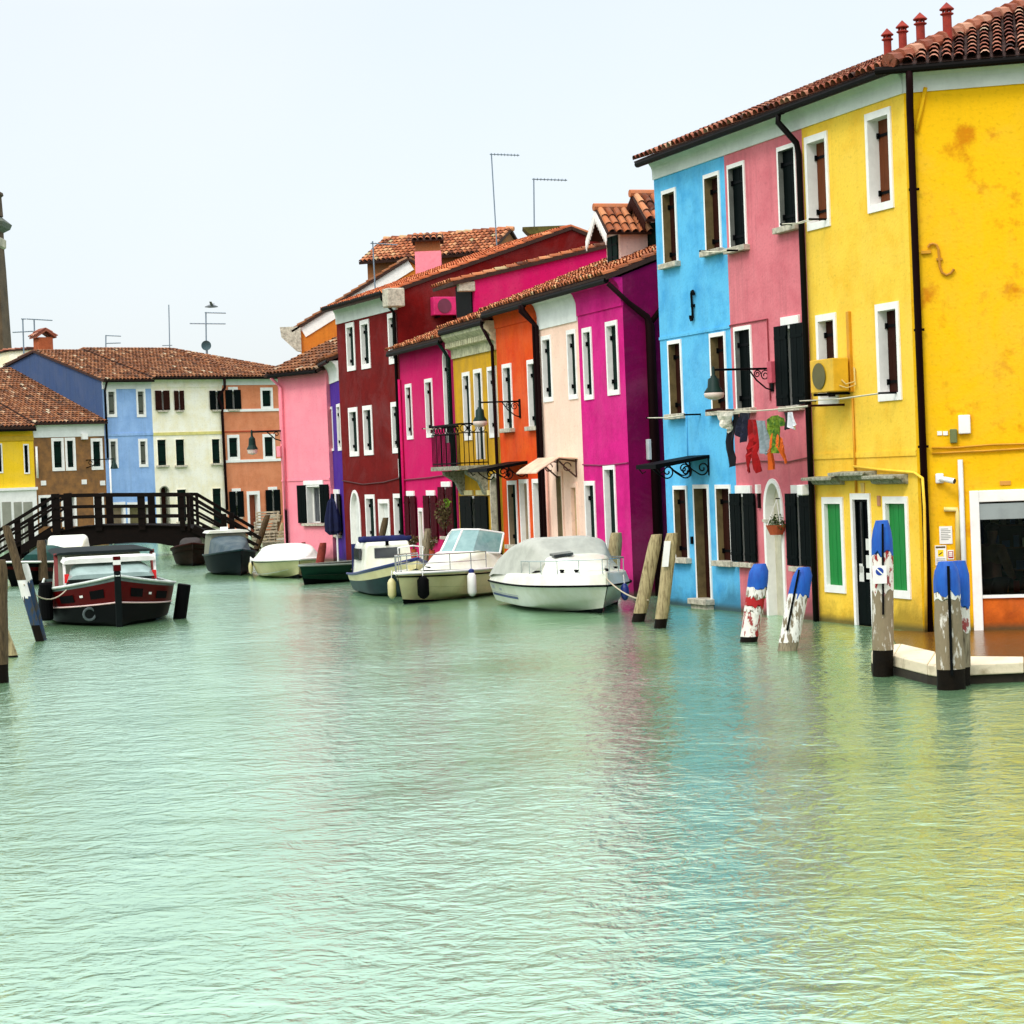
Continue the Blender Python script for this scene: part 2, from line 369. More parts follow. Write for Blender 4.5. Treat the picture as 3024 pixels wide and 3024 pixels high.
# blue
REVB=mat('brown_jamb',(122,104,66),rough=.9,var=.3,scale=3,streak=.3); REVG=mat('grey_jamb',(116,118,112),rough=.9,var=.2); REVT=mat('taupe_jamb',(150,132,104),rough=.9,var=.2,streak=.2)  # jamb colours kept apart from the trim: brown, grey and taupe
BLUE=plaster('sky_blue',(98,190,234),(64,156,212),var=.1,thr=(.45,.7),streak=.25)
H=House('house','sky blue house with brown shuttered windows and a tall door under an iron canopy',Fr(GA,P1),BLUE)
for r in ((290,595,428,1165),(630,465,783,1058)): H.win('c7',*r,sh=DBROWN,bottom='stone',t=.06,rev=REVB,share=.5)
for r in ((395,185,550,875),(793,115,970,835)): H.win('c8',*r,sh=DBROWN,bottom='stone',t=.06,rev=REVB,share=.5)
for r in ((447,272,605,965),(848,262,1020,995)): H.win('c9',*r,sh=DBROWN,bottom='stone',t=.06,rev=REVB,share=.38)
H.win('c9',637,262,825,1355,sh=DBROWN,bottom='step',t=.06,rev=REVB,share=.6,name='door')
H.wall(ze,prof(ze)); H.frieze(zf,ze+.02); H.gutter(ze-.09)
p0,p1,L=rbroof(H,0,H.W,1); roofslope(H.root,-.12,H.W,p0,p1,TILER,1)
MB().box(-.02,DR,0,H.W,DR+.01,1) if 0 else None
z=H.fr.hit(*C('c8',340,160))[1]; MB().box(0,-.025,z-.03,H.W,.01,z+.03).build('string_course',BLUE,H.root)
# wall anchor (S-shaped iron)
x,z1_=H.fr.hit(*C('c7',548,1405)); _,z0_=H.fr.hit(*C('c7',552,1645)); hh=(z1_-z0_); m=MB()
sp=[(x+.10,-.05,z1_-.10)]+[(x+.06*math.cos(a)+.04,-.05,z1_-.06+.06*math.sin(a)) for a in (0.2,1.2,2.2,3.1)]+[(x-.01,-.05,z1_-hh*.35),(x+.01,-.05,z0_+hh*.35)]+[(x-.05+.06*math.cos(a),-.05,z0_+.06+.06*math.sin(a)) for a in (0.,-1.,-2,-3.)]+[(x-.11,-.05,z0_+.11)]
m.tube(sp,.028,8); m.box(x-.05,-.06,(z0_+z1_)/2-.03,x+.05,.01,(z0_+z1_)/2+.03); m.build('wall_anchor',IRON,H.root)
# bracket canopy over the door
def canopy(H,c,xa,ya,xb,yb,proj_=.9,mt=IRON,sc_=1.0):
    x0,zt=H.fr.hit(*C(c,xb,yb)); o=MB(); y0=-proj_
    # board
    zt=zt-.02; cx=x0
    return cx,zt
def iron_canopy(H,cx0,cx1,zt,proj_,roofm=IRON,name='door_canopy',r1=.15,drop=.16):
    o=MB(); o.ext([(-.01,zt),(-.01,zt+.07),(-proj_,zt+.07-drop),(-proj_,zt-drop-.02)],cx0,cx1,'x'); root=o.build(name,roofm,H.root)
    for x in (cx0+.04,cx1-.04):
        b=MB(); zb=lambda y: zt+drop*y/proj_-.01
        for cy in (-r1*1.05,-r1*3.6):
            cz=zb(cy)-r1*1.15; arc=[]
            for k in range(31):
                a=-2.3+k*.30; rr=r1*(1-.028*k); arc.append((x,cy+rr*math.cos(a),cz+rr*math.sin(a)))
            b.tube([(x,cy-r1*2.6,zb(cy-r1*2.6)),(x,cy-r1*1.6,cz-r1*.15)]+arc,.016,6)
        b.tube([(x,-proj_*.96,zb(-proj_)),(x,-proj_*.9,zb(-proj_)-.1),(x,-proj_*.84,zb(-proj_)-.06)],.014,6)
        b.tube([(x,-.02,zt-r1*2.4),(x,-.02,zt)],.018,6); b.build('scroll_bracket',IRON,root)
dx0,dx1,dz0,dz1=H.rect('c9',637,262,825,1355)
iron_canopy(H,dx0-.15,dx1+.1,dz1+.55,1.25)
x,z=H.fr.hit(*C('c9',632,790)); MB().box(x-.03,-.05,z-.08,x+.03,.01,z+.08).build('doorbell',IRON,H.root,bevel=.005)
x,z=H.fr.hit(*C('c8',590,1300)); H.pipe([(x,-.02,z+1.0),(x,-.02,z-.1)],.012,mt=BLUE,name='cable')
BLUEH=H
# rose
ROSE=plaster('rose',(222,126,134),(196,94,106),var=.1,thr=(.42,.75),streak=.4,scale=1.0)
H=House('house','rose pink house with black shutters, a laundry line and a pale arched doorway',Fr(P1,P2),ROSE)
for r in ((825,385,990,1030),(1230,240,1405,860)): H.win('c7',*r,sh=BLACKG,bottom='stone',t=.06,rev=REVG,share=.22)
H.win('c8',1025,55,1218,820,sh=BLACKG,bottom='stone',t=.06,rev=REVG,share=.22)
H.leaves('c8',1430,50,1735,785)
H.leaves('c9',1005,345,1265,1005); H.leaves('c9',1535,345,1800,1045)
PALE=mat('pale_painted_door',(206,202,178),rough=.8,var=.15,scale=3,streak=.2)
H.win('c9',1300,205,1535,1540,sh=PALE,arch='pointed',bottom='none',t=.09,depth=.16,name='door')
_,z=H.fr.hit(*C('c9',1300,600)); X=H.rect('c9',1300,205,1535,1510)
MB().box(X[0]-.03,-.045,z-.03,X[1]+.03,-.031,z+.02).build('iron_bar',STONE,H.root)
H.wall(ze,prof(ze)); H.frieze(zf,ze+.02); H.gutter(ze-.09); roofslope(H.root,0,H.W,p0,p1,TILER,2)
z=H.fr.hit(*C('c7',1000,1660))[1]; xe=H.fr.hit(*C('c7',1155,1640))[0]
m=MB(); m.tube([(0,-.02,z),(xe,-.02,z+.0),(xe,-.02,z-1.6)],.016,6); m.build('cable',mat('red_cable',(150,50,60)),H.root)
xs_=H.fr.hit(*C('c8',1300,1330)); m=MB(); m.tube([(0,-.02,xs_[1]-.03),(H.W*.3,-.02,xs_[1]+.02),(H.W*.7,-.02,xs_[1]-.02),(H.W,-.02,xs_[1]+.06)],.014,6); m.build('cable',mat('dull_cable',(130,60,60)),H.root)
x,z=H.fr.hit(*C('c8',1270,1590)); MB().box(x-.05,-.09,z-.09,x+.05,.01,z+.09).build('meter_box',WHITE,H.root,bevel=.01)
x,z=H.fr.hit(*C('c8',1270,1700)); MB().box(x-.025,-.05,z-.15,x+.04,.01,z+.15).build('letter_box',PIPE,H.root)
x,z=H.fr.hit(*C('c8',1408,485)); MB().box(x-.09,-.12,z-.2,x+.09,.01,z+.22).build('junction_box',mat('pink_box',(206,88,104)),H.root,bevel=.01)
# white-blue upvc pipe bit beside the right hand shutter
px=H.W-.02
H.pipe([(px-.15,-.38,ze-.1),(px-.15,-.4,ze-.28),(px+.06,-.14,ze-.7),(px+.06,-.1,ze-.9),(px+.06,-.1,0.0)],.058,mt=GUTTER)
x,z=H.fr.hit(*C('cc',235,255)); MB().box(x-.2,-.3,z-.12,x+.0,-.02,z+.08).build('lamp_bracket',WHITE,H.root,bevel=.02)
ROSEH=H
# yellow
YEL=plaster('sunny_yellow',(248,206,72),(236,180,42),var=.12,thr=(.48,.72),streak=.18,scale=.9)
YEL2=plaster('deep_yellow',(246,190,18),(212,132,10),var=.12,thr=(.56,.68),streak=.12,scale=1.5)
H=House('house','large yellow corner house with green lower shutters and four red roof flues',Fr(P2,GB),YEL)
for r in ((147,1125,360,1840),(640,935,878,1690)): H.win('ca',*r,sh=BROWN,t=.09,share=.48)
for r in ((240,778,430,1495),(725,690,943,1463)): H.win('cb',*r,sh=DBROWN,t=.09,share=.44)
for r in ((290,325,488,1112),(787,320,1018,1158)): H.win('cc',*r,sh=GREEN,t=.09,depth=.05,hinges=False)
DOORG=mat('shop_door_glass',(12,16,18),rough=.08,var=.2,spec=.6)
w,(a,b,c_,d_)=H.win('cc',522,295,722,1385,sh=BLACKG,kind='glass',bottom='none',t=.08,depth=.05,name='door')
m=MB()
for (px_,py_,pw,ph) in ((.12,.30,.3,.10),(.14,.40,.28,.07),(.6,.46,.3,.1),(.62,.6,.28,.09),(.14,.42,.22,.07),(.58,.37,.25,.05)):
    m.box(a+(b-a)*px_,.028,c_+(d_-c_)*py_,a+(b-a)*(px_+pw),.034,c_+(d_-c_)*(py_+ph))
m.build('paper_notice',mat('paper',(228,228,220),rough=.9,var=.1),w)
MB().box(a,.022,c_,b,.04,c_+.8).build('kick_panel',BLACKG,w)
H.wall(ze); H.frieze(zf,ze+.02)
for r in ((225,165,472,225),(445,125,735,190),(725,150,990,220)):
    X0,X1,Z0,Z1=H.rect('cc',*r); n=9
    m=MB(); m.ext([(.01,Z0),(-.10,Z0+.02),(-.13,Z0+.08),(-.26,Z0+.13),(-.30,Z1-.06),(-.30,Z1),(.01,Z1+.02)],X0,X1,'x'); m.build('stone_hood',OLDSTONE,H.root,bevel=.012)
z=H.fr.hit(*C('cb',250,1910))[1]; MB().box(0,-.02,z-.09,H.W,.01,z+.01).build('string_course',YEL,H.root)
OCH=mat('ochre_pipe',(214,150,20),rough=.5,var=.15)
x,z=H.fr.hit(*C('cb',508,745)); x2,z2=H.fr.hit(*C('cb',540,1400)); MB().box(x-.04,-.06,z2,x+.06,.01,z).build('cable_duct',OCH,H.root,bevel=.01)
x,z=H.fr.hit(*C('cb',545,1450)); x2,z2=H.fr.hit(*C('cc',480,290)); H.pipe([(x,-.03,z),(x,-.03,z2)],.022,mt=OCH)
pts=[H.fr.hit(*C('cc',*q)) for q in ((565,75),(820,105),(1060,125),(1125,170),(1140,400),(1150,900),(1155,1440))]
H.pipe([(x,-.05,z) for x,z in pts],.025,mt=YEL,name='service_pipe')
x,z=H.fr.hit(*C('cc',752,355)); MB().box(x-.05,-.02,z-.09,x+.05,.01,z+.09).build('house_number',mat('tan_plate',(188,130,90)),H.root)
x,z=H.fr.hit(*C('cc',622,250)); MB().box(x-.06,-.02,z-.09,x+.06,.01,z+.09).build('house_number',mat('cream_plate',(226,190,100)),H.root)
YH=H
# side facade of the yellow house
GC=gpt(3024,1862); dS=(GC-GB).normalized(); GD=GB+dS*11
SB=Fr(GB,GD)
class Side(House):
    def __init__(s, main, fr, m): s.fr=fr; s.W=fr.W; s.mat=m; s.holes=[]; s.extra=[]; s.root=main.root; s.main=main; s.before=set(main.root.children)
    def done(s):
        bpy.context.view_layer.update()
        rel=s.main.fr; d=s.fr.A-rel.A
        for o in s.root.children:
            if o not in s.before: o.location=(d.dot(rel.ex),d.dot(rel.ey),0); o.rotation_euler=(0,0,s.fr.rz-rel.rz)
S=Side(YH,SB,YEL2)
X0,_,_,Z1=S.rect('cc',1485,275,1900,500); X1=X0+4.6; zs=S.fr.hit(*C('cc',1700,1125))[1]
# shop front: frame, glass, orange panel
t=.16; ot=S.fr.hit(*C('cc',1700,330))[1]
S.holes.append((X0+.08,X1-.08,-.36,Z1-.1))
m=MB(); m.box(X0,-.04,-.3,X0+t,.16,Z1); m.box(X1-t,-.04,-.3,X1,.16,Z1); m.box(X0+t,-.038,Z1-.2,X1-t,.158,Z1); w=m.build('shop_window',WHITE,S.root,bevel=.01)
ORP=plaster('orange_panel',(216,106,34),(160,70,30),var=.2,thr=(.4,.8),streak=.5,scale=2.2)
m=MB(); m.box(X0+t-.01,.02,-.3,X1-t+.01,.16,zs-.05); m.build('orange_panel',ORP,w)
MB().box(X0+t-.01,-.02,zs-.049,X1-t+.01,.17,zs+.0).build('sill',WHITE,w)
AL=mat('aluminium',(160,165,165),rough=.35,metal=.7,var=.1)
MB().box(X0+t,.0,Z1-.5,X1-t,.12,Z1-.23).build('roller_box',AL,w)
GL=bpy.data.materials.new('clear_glass'); GL.use_nodes=True; nt=GL.node_tree; b_=nt.nodes['Principled BSDF']; b_.inputs['Transmission Weight'].default_value=1; b_.inputs['Roughness'].default_value=0; b_.inputs['IOR'].default_value=1.12; b_.inputs['Base Color'].default_value=(.7,.72,.72,1)
MB().box(X0+t,.10,zs,X1-t,.106,Z1-.5).build('pane',GL,w)
# dim room behind
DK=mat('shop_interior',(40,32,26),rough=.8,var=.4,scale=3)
SHP=(X0,X1,zs,Z1,t)
m=MB(); xa,xb=X0+t,X1-t
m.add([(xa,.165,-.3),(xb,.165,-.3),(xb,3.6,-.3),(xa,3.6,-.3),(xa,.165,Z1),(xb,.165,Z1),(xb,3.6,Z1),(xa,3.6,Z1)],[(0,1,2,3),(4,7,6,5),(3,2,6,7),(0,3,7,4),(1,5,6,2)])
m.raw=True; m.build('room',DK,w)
rnd=random.Random(3); m=MB(); k=MB()
for i in range(4):
    zz=zs-.2+.42*i; m.box(xa+.1,3.2,zz,xb-.1,3.55,zz+.03)
    x=xa+.15
    while x<xb-.3:
        ww=rnd.uniform(.06,.16); hh=rnd.uniform(.1,.3); k.box(x,3.15,zz+.032,x+ww,3.3,zz+.032+hh,rnd.randrange(4)); x+=ww+rnd.uniform(.02,.1)
o=m.build('shelf',mat('shelf_wood',(90,60,40)),w)
k.build('goods',[mat('goods_tan',(170,120,80)),mat('goods_red',(150,50,40)),mat('goods_blue',(60,90,130)),mat('goods_cream',(210,200,170))],w)
S.wall(ze); S.frieze(zf,ze+.02)
# cables along the wall, boxes, pipes
for (ya,yb_) in ((1855,1830),(1900,1870)):
    pts=[S.fr.hit(*C('cb',x,ya+(yb_-ya)*(x-1180)/750)) for x in (1180,1400,1650,1930)]; pts.append((pts[-1][0]+3,pts[-1][1]))
    S.pipe([(x,-.04,z+rnd.uniform(-.02,.02)) for x,z in pts],.018,mt=OCH,name='cable')
for (cx,cy,w_,h_,mt_) in ((1447,1665,.10,.16,WHITE),(1358,1760,.06,.12,mat('grey_green_box',(110,118,70)))):
    x,z=S.fr.hit(*C('cb',cx,cy)); MB().box(x-w_,-.10,z-h_,x+w_,.01,z+h_).build('meter_box',mt_,S.root,bevel=.015)
for cx in (1245,1292):
    x,z=S.fr.hit(*C('cb',cx,1737)); MB().box(x-.04,-.02,z-.035,x+.04,.01,z+.035).build('vent_cover',WHITE,S.root)
x,z=S.fr.hit(*C('cc',1412,20)); x2,z2=S.fr.hit(*C('cc',1485,1480))
S.pipe([(x,-.06,z),(x,-.06,-.2)],.045,mt=mat('white_pvc',(222,226,222),rough=.35,var=.1),name='drainpipe')
pts=[S.fr.hit(*C('cc',*q)) for q in ((1280,425),(1385,425),(1390,470),(1395,840))]
S.pipe([(x,-.05,z) for x,z in pts],.04,mt=mat('cream_pvc',(244,222,140),rough=.4,var=.1),name='drainpipe')
x,z=S.fr.hit(*C('ca',1130,715)); x2,z2=S.fr.hit(*C('ca',1055,1075)); S.pipe([(x,-.04,z),((x+x2)/2,-.04,(z+z2)/2),(x2,-.04,z2)],.035,mt=YEL2,name='cable_stub')
m=MB(); pts=[S.fr.hit(*C('cb',*q)) for q in ((1150,225),(1165,200),(1190,193),(1220,205),(1235,240),(1242,320),(1247,385),(1265,430),(1300,450),(1335,435),(1362,400))]
m.tube([(x,-.04,z) for x,z in pts],.022,8); x,z=pts[5]; m.box(x-.05,-.05,z-.02,x+.05,.01,z+.02); m.build('wall_anchor',mat('ochre_iron',(196,132,30),rough=.6),S.root)
x,z=S.fr.hit(*C('cb',1135,262)); MB().box(x-.08,-.06,z-.025,x+.08,.01,z+.025).build('bracket',OCH,S.root)
x,z=S.fr.hit(*C('cc',1775,210)); MB().box(x-.08,-.02,z-.035,x+.1,.01,z+.035).build('wall_plaque',mat('tan_plate2',(214,150,60)),S.root)
S.gutter(ze-.08,x0=-.45)
# side roof slope with hip
th=math.acos(max(-1,min(1,(-YH.fr.ex).dot(SB.ex)))); kt=math.tan(th/2); cs=math.cos(math.radians(21))
print('corner angle',math.degrees(th))
ovx=.40/math.tan(th/2)  # eave corner offset along the wall
def hipL(side):
    def f(x):
        xx=x-(.40/kt)   # distance from the eave corner in plan
        run=(x)*kt
        return (0,min((DR+.40)/cs,run/cs))
    return f
d=Vector((0,cs,math.sin(math.radians(21)))); O=Vector((-.40/kt,-.40,ze-.02)); n=Vector((1,0,0)).cross(d)
Wm=S.W+.40/kt; m=MB(); tiles(m,O+n*.015,(1,0,0),d,Wm,9,0,seed=9,Lf=lambda x:(0,min((DR+.40)/cs,x*kt/cs)))
Lr=(DR+.40)/cs; xh=(DR+.40)/kt
pl=[O,O+Vector((Wm,0,0)),O+Vector((Wm,0,0))+d*Lr,O+Vector((xh,0,0))+d*Lr]
m.add([p-n*.07 for p in pl]+[p+n*.012 for p in pl],[(0,3,2,1),(4,5,6,7),(0,1,5,4),(1,2,6,5),(2,3,7,6),(3,0,4,7)],1,.3)
# hip tiles
a=O+n*.06; b=O+Vector((xh,0,0))+d*Lr+n*.06; N_=int((b-a).length/.36)
for i in range(N_):
    q0=a+(b-a)*(i/N_); q1=a+(b-a)*((i+1.12)/N_); m.tube([q0+n*.03,q1],[.14,.11],8,0,True,rnd.uniform(.35,.85))
m.build('roof',[TILER,SLAB],S.root)
S.done()
H=YH
Wf=H.W; kx=.40/kt
d=Vector((0,cs,math.sin(math.radians(21)))); O=Vector((0,-.40,ze-.02)); n=Vector((1,0,0)).cross(d); xc=Wf+kx
m=MB(); tiles(m,O+n*.015,(1,0,0),d,xc,9,0,seed=5,Lf=lambda x:(0,min(Lr,(xc-x)*kt/cs)))
pl=[O,O+Vector((xc,0,0))]+([O+Vector((xc-xh,0,0))+d*Lr,O+d*Lr] if xh<xc else [O+d*(xc*kt/cs)])
k=len(pl); m.add([p-n*.07 for p in pl]+[p+n*.012 for p in pl],[tuple(range(k-1,-1,-1)),tuple(range(k,2*k))]+[(i,(i+1)%k,(i+1)%k+k,i+k) for i in range(k)],1,.3)
m.build('roof',[TILER,SLAB],H.root)
H.gutter(ze-.08,x1=H.W+kx)
# back volume under the roofs so that nothing is open
m=MB(); bx=[YH.fr.w(0,2*DR),YH.fr.w(0,.01),YH.fr.w(YH.W-.02,.02),SB.w(SB.W-.01,.01),SB.w(SB.W-.01,2*DR)]
rel=YH.fr; pp=[((p-rel.A).dot(rel.ex),(p-rel.A).dot(rel.ey)) for p in bx]
for q0,q1 in ((0,1),(3,4),(4,0)): m.add([(pp[q0][0],pp[q0][1],-.4),(pp[q1][0],pp[q1][1],-.4),(pp[q1][0],pp[q1][1],ze),(pp[q0][0],pp[q0][1],ze)],[(0,1,2,3)])
m.build('rear_wall',YEL,YH.root)
# corner pipe
SBx=(SB.A-rel.A); ang=SB.rz-rel.rz
def s2y(x,y,z): v=SB.w(x,y,z)-rel.A; return (v.dot(rel.ex),v.dot(rel.ey),z)
m=MB(); m.tube([s2y(.12,-.38,ze-.12),s2y(.12,-.37,ze-.3),s2y(.10,-.12,ze-.7),s2y(.10,-.09,ze-.9),s2y(.12,-.09,0)],.062,10); 
for zz in (7.6,5.2,3.2): m.tube([s2y(.03,-.09,zz),s2y(.21,-.09,zz)],.025,6)
m.build('drainpipe',PIPE,YH.root,smooth=True)
# four flues
FL=mat('red_flue',(150,46,30),rough=.8,var=.2,scale=8)
for (cx,yt,wd) in ((815,240,60),(938,175,62),(1083,110,66),(1300,28,66)):
    x,z=YH.fr.hit(*C('ca',cx,yt),y=1.3); rr=.072*wd/60
    m=MB(); m.lathe([(rr*1.05,-1.9),(rr,-.17)],(x,1.3,z),14); o=m.build('flue',FL,YH.root,smooth=False)
    m=MB(); 
    for i in range(4):
        a_=math.pi/4+i*math.pi/2; m.box(x+rr*.8*math.cos(a_)-.015,1.3+rr*.8*math.sin(a_)-.015,z-.18,x+rr*.8*math.cos(a_)+.015,1.3+rr*.8*math.sin(a_)+.015,z-.10)
    m.lathe([(rr*1.6,-.115),(rr*1.65,-.10),(.005,0.02)],(x,1.3,z),14); m.lathe([(rr,-.215),(rr*1.5,-.195),(rr*1.5,-.18),(rr,-.165)],(x,1.3,z),14)
    m.build('flue_cap',FL,o)
# ---- the row along the right bank
M0=gpt(1872,1763)
d1=Vector((-.328,1,0)).normalized()
def cut(P,d,u,v):
    fr=Fr(P+d*20,P); x,_=fr.hit(u,v); return fr.w(x,0)
b1=cut(M0,d1,*C('c6',1040,240)); b2=cut(M0,d1,*C('c6',665,240)); b3=cut(M0,d1,*C('c6',258,260)); b4=cut(M0,d1,*C('c4',1520,650)); b5=cut(M0,d1,*C('c4',1085,700))
d2=Vector((-.431,1,0)).normalized(); b6=cut(b5,d2,*C('c4',578,500))
for nm,a_,c_ in (('mag',b1,M0),('cream',b2,b1),('orange',b3,b2),('olive',b4,b3),('crim',b5,b4),('dred',b6,b5)): print(nm,tuple(round(q,2) for q in c_),'W',round((a_-c_).length,2))
LG=DGREEN
def rowroof(H,zt,run,pitch_,mt=TILE,seed=0,x0=-.05,x1=None,ov=.42,back=True):
    p=math.tan(math.radians(pitch_)); x1=H.W+.05 if x1 is None else x1
    roofslope(H.root,x0,x1,(-ov,zt-.0),(run,zt+(run+ov)*p),mt,seed)
    if back: roofslope(H.root,x0,x1,(2*run,zt-.05),(run+.0,zt+(run+ov)*p),mt,seed+50,row=1.2)
    m=MB(); rr=random.Random(seed); x=x0
    while x<x1: m.tube([(x,run,zt+(run+ov)*p+.03),(min(x+.42,x1+.1),run,zt+(run+ov)*p+.0)],[.12,.10],8,0,True,rr.random()); x+=.38
    m.build('ridge',[mt],H.root)
    return [(0,zt),(run,zt+run*p),(2*run,zt)]
# magenta
MAG=plaster('magenta',(216,32,132),(178,12,104),var=.1,streak=.2); MAG_SHADE=plaster('magenta_shade',(128,0,72),(100,0,58),var=.1,streak=.2)  # side wall: magenta darkened so the alley's shade sits in the colour
H=House('house','magenta house with two slim windows upstairs and a shade-darkened side wall on an alley',Fr(b1,M0),MAG)
zc=H.fr.hit(*C('c5',1000,1470))[1]; zt=H.fr.hit(*C('c5',1240,1215))[1]
print('magenta cornice',zc,'eave',zt)
H.win('c0',1099,620,1121.5,753,sh=DGREEN); H.win('c0',1143,608,1170.5,744,sh=DGREEN)
H.win('c6',1052,388,1180,1150,sh=DGREEN); H.win('c6',1232,238,1392,1500,sh=DGREEN,bottom='none',name='door')
pr=rowroof(H,zt+.12,3.6,20,seed=21); H.wall(zt+.1,pr,side_mat=MAG_SHADE); H.frieze(zc,zt+.1,mt=MAG); H.gutter(zt+.02)
z=H.fr.hit(*C('c6',1200,225))[1]; m=MB(); m.tube([(0,-.02,z),(H.W*.5,-.02,z-.04),(H.W,-.02,z)],.018,6); m.build('cable',mat('pink_cable',(150,20,90)),H.root)
m=MB(); yq=.95; m.tube([(H.W+.02,-.35,zt-.05),(H.W+.1,.1,zt-.5),(H.W+.12,.55,zt-.85),(H.W+.12,.62,zt-1.05),(H.W+.12,.62,0)],[.06,.06,.08,.11,.12],10); m.tube([(H.W+.12,1.1,zt+.25),(H.W+.12,1.1,zt-.45),(H.W+.12,.65,zt-.98)],.07,8)
m.build('drainpipe',PIPE,H.root,smooth=True)
m=MB(); m.tube([(H.W+.1,1.15,z-1.0),(H.W+.1,1.15,-.1)],.06,8); m.build('drainpipe',mat('grey_pvc',(176,184,186),rough=.4),H.root)
y_,z_=H.fr.side(*C('c8',238,1215),x=H.W); MB().box(H.W,y_-.14,z_-.24,H.W+.16,y_+.14,z_+.24).build('meter_box',mat('grey_box',(196,204,204)),H.root,bevel=.015)
MAGH=H
# cream
CRE=plaster('peach_cream',(252,218,196),(236,200,176),var=.06,streak=.2)
H=House('house','pale peach house between the orange and the magenta ones, white cove under its eave',Fr(b2,b1),CRE)
H.win('c0',1022,635,1045,757,sh=DGREEN); H.win('c0',1069.6,623.6,1092,752,sh=DGREEN)
TAN=mat('tan_door',(196,170,128),rough=.7,var=.2,scale=3); OLV=mat('olive_shutter',(120,110,70),rough=.7,var=.2)
H.win('c6',775,300,875,1150,sh=OLV,bottom='none',name='door',trim=CRE,rev=REVT); H.win('c6',915,408,1012,1150,sh=TAN,bottom='none',depth=.06,name='door',trim=CRE)
zc=H.fr.hit(*C('c5',690,1580))[1]; pr=rowroof(H,zt+.12,3.6,20,seed=22); H.wall(zt+.1,pr); H.frieze(zc,zt+.1,mt=COVE); H.gutter(zt+.02)
H.pipe([(.0,-.4,zt),(.0,-.4,zt-.15),(.1,-.08,zt-.6),(.1,-.08,-.1)],.055)
H.pipe([(.32,-.06,zt-4.2),(.32,-.06,-.1)],.035,mt=mat('rose_pvc',(226,170,150)))
X=H.rect('c6',775,300,1012,1150)
m=MB(); m.ext([(0,X[3]+.30),(-.5,X[3]+.34),(-1.0,X[3]+.06),(-1.1,X[3]-.02),(-1.1,X[3]+.01),(-1.0,X[3]+.09),(-.5,X[3]+.37),(0,X[3]+.33)],X[0]+.1,X[1]+.1,'x')
o=m.build('door_canopy',mat('cream_canopy',(232,200,168),rough=.5,var=.2),H.root); m=MB()
for x in (X[0]+.2,X[1]):
    m.tube([(x,0,X[3]+.24),(x,-.5,X[3]+.33),(x,-1.05,X[3]+.03)],.022,6); m.tube([(x,-.02,X[3]-.15),(x,-.3,X[3]+.1),(x,-.5,X[3]+.3)],.022,6); m.tube([(x,-.02,X[3]+.3),(x,-.02,X[3]-.15)],.02,6)
    m.tube([(x,-.25+.1*math.cos(a*.5),X[3]+.12+.1*math.sin(a*.5)) for a in range(12)],.015,6)
m.build('scroll_bracket',mat('brown_iron',(70,34,26)),o)
CREH=H
# orange
ORA=plaster('orange',(226,88,26),(208,52,12),var=.1,thr=(.4,.72),streak=.45,scale=.9)
H=House('house','narrow vivid orange house with rust stained plaster and an iron door canopy',Fr(b3,b2),ORA)
H.win('c0',948,688,970,808,sh=DGREEN,bottom='stone'); H.win('c0',995,680,1018,804,sh=DGREEN,bottom='stone')
GRY=mat('taupe_door',(150,132,104),rough=.7,var=.15)
H.win('c6',318,385,430,1000,sh=DGREEN,bottom='stone',rev=REVT,share=.55); H.win('c6',432,372,548,1150,sh=GRY,bottom='none',depth=.1,name='door'); H.win('c6',556,368,672,1000,sh=DGREEN,depth=.3,bottom='stone')
zo=H.fr.hit(*C('c5',250,1490))[1]; print('orange eave',zo)
pr=rowroof(H,zo+.1,3.6,20,seed=23); H.wall(zo+.1,pr); H.frieze(zo-.35,zo+.1,mt=ORA,out=.25); H.gutter(zo+.0)
H.pipe([(H.W-.1,-.45,zo),(H.W-.1,-.45,zo-.15),(H.W-.1,-.09,zo-.5),(H.W-.1,-.09,-.1)],.06)
X=H.rect('c6',318,385,548,1150); iron_canopy(H,X[0]+.1,X[1],X[3]+.45,1.15)
z=H.fr.hit(*C('c6',400,245))[1]; MB().box(0,-.05,z-.06,H.W*.75,.01,z+.03).build('string_course',ORA,H.root)
ORH=H
# olive
OLI=plaster('ochre_gold',(206,158,28),(170,130,50),var=.1,thr=(.42,.7),streak=.35)
H=House('house','ochre gold house with an iron balcony and a carved stone cornice',Fr(b4,b3),OLI)
H.win('c0',872.7,703.5,891.6,830,sh=DGREEN); H.win('c0',919.7,693,942,824.7,sh=DGREEN)
w_,DD=H.win('c0',894,697.7,916,866,sh=DGREEN,bottom='none',name='door')
H.leaves('cd',700,1350,1070,2000,sill=False,lintel=False)
X=H.rect('cd',700,1280,1070,1340); MB().box(X[0]+.1,-.05,X[2],X[0]+(X[1]-X[0])*.42,.01,X[3]).build('lintel',mat('cream_lintel',(238,222,160)),H.root); MB().box(X[0]+(X[1]-X[0])*.55,-.05,X[2],X[1]-.05,.01,X[3]).build('lintel',mat('cream_lintel',(238,222,160)),H.root)
H.win('cd',1062,1065,1218,2150,sh=mat('grey_door',(134,130,104),rough=.8,var=.15),arch='round',bottom='none',trim=STONE,name='door',depth=.12)
zv=H.fr.hit(*C('c3',1490,990))[1]; zvc=H.fr.hit(*C('c3',1500,1130))[1]; print('olive eave',zv,zvc)
pr=rowroof(H,zv+.35,3.2,19,seed=24); H.wall(zv+.3,pr); H.gutter(zv+.25)
m=MB(); m.ext([(.02,zvc),(-.05,zvc),(-.05,zvc+.25),(-.16,zvc+.3),(-.16,zvc+.42),(-.34,zvc+.6),(-.36,zv+.3),(.02,zv+.3)],-.02,H.W,'x')
x=.05
while x<H.W-.08: m.box(x,-.24,zvc+.3,x+.09,-.15,zvc+.45); x+=.18
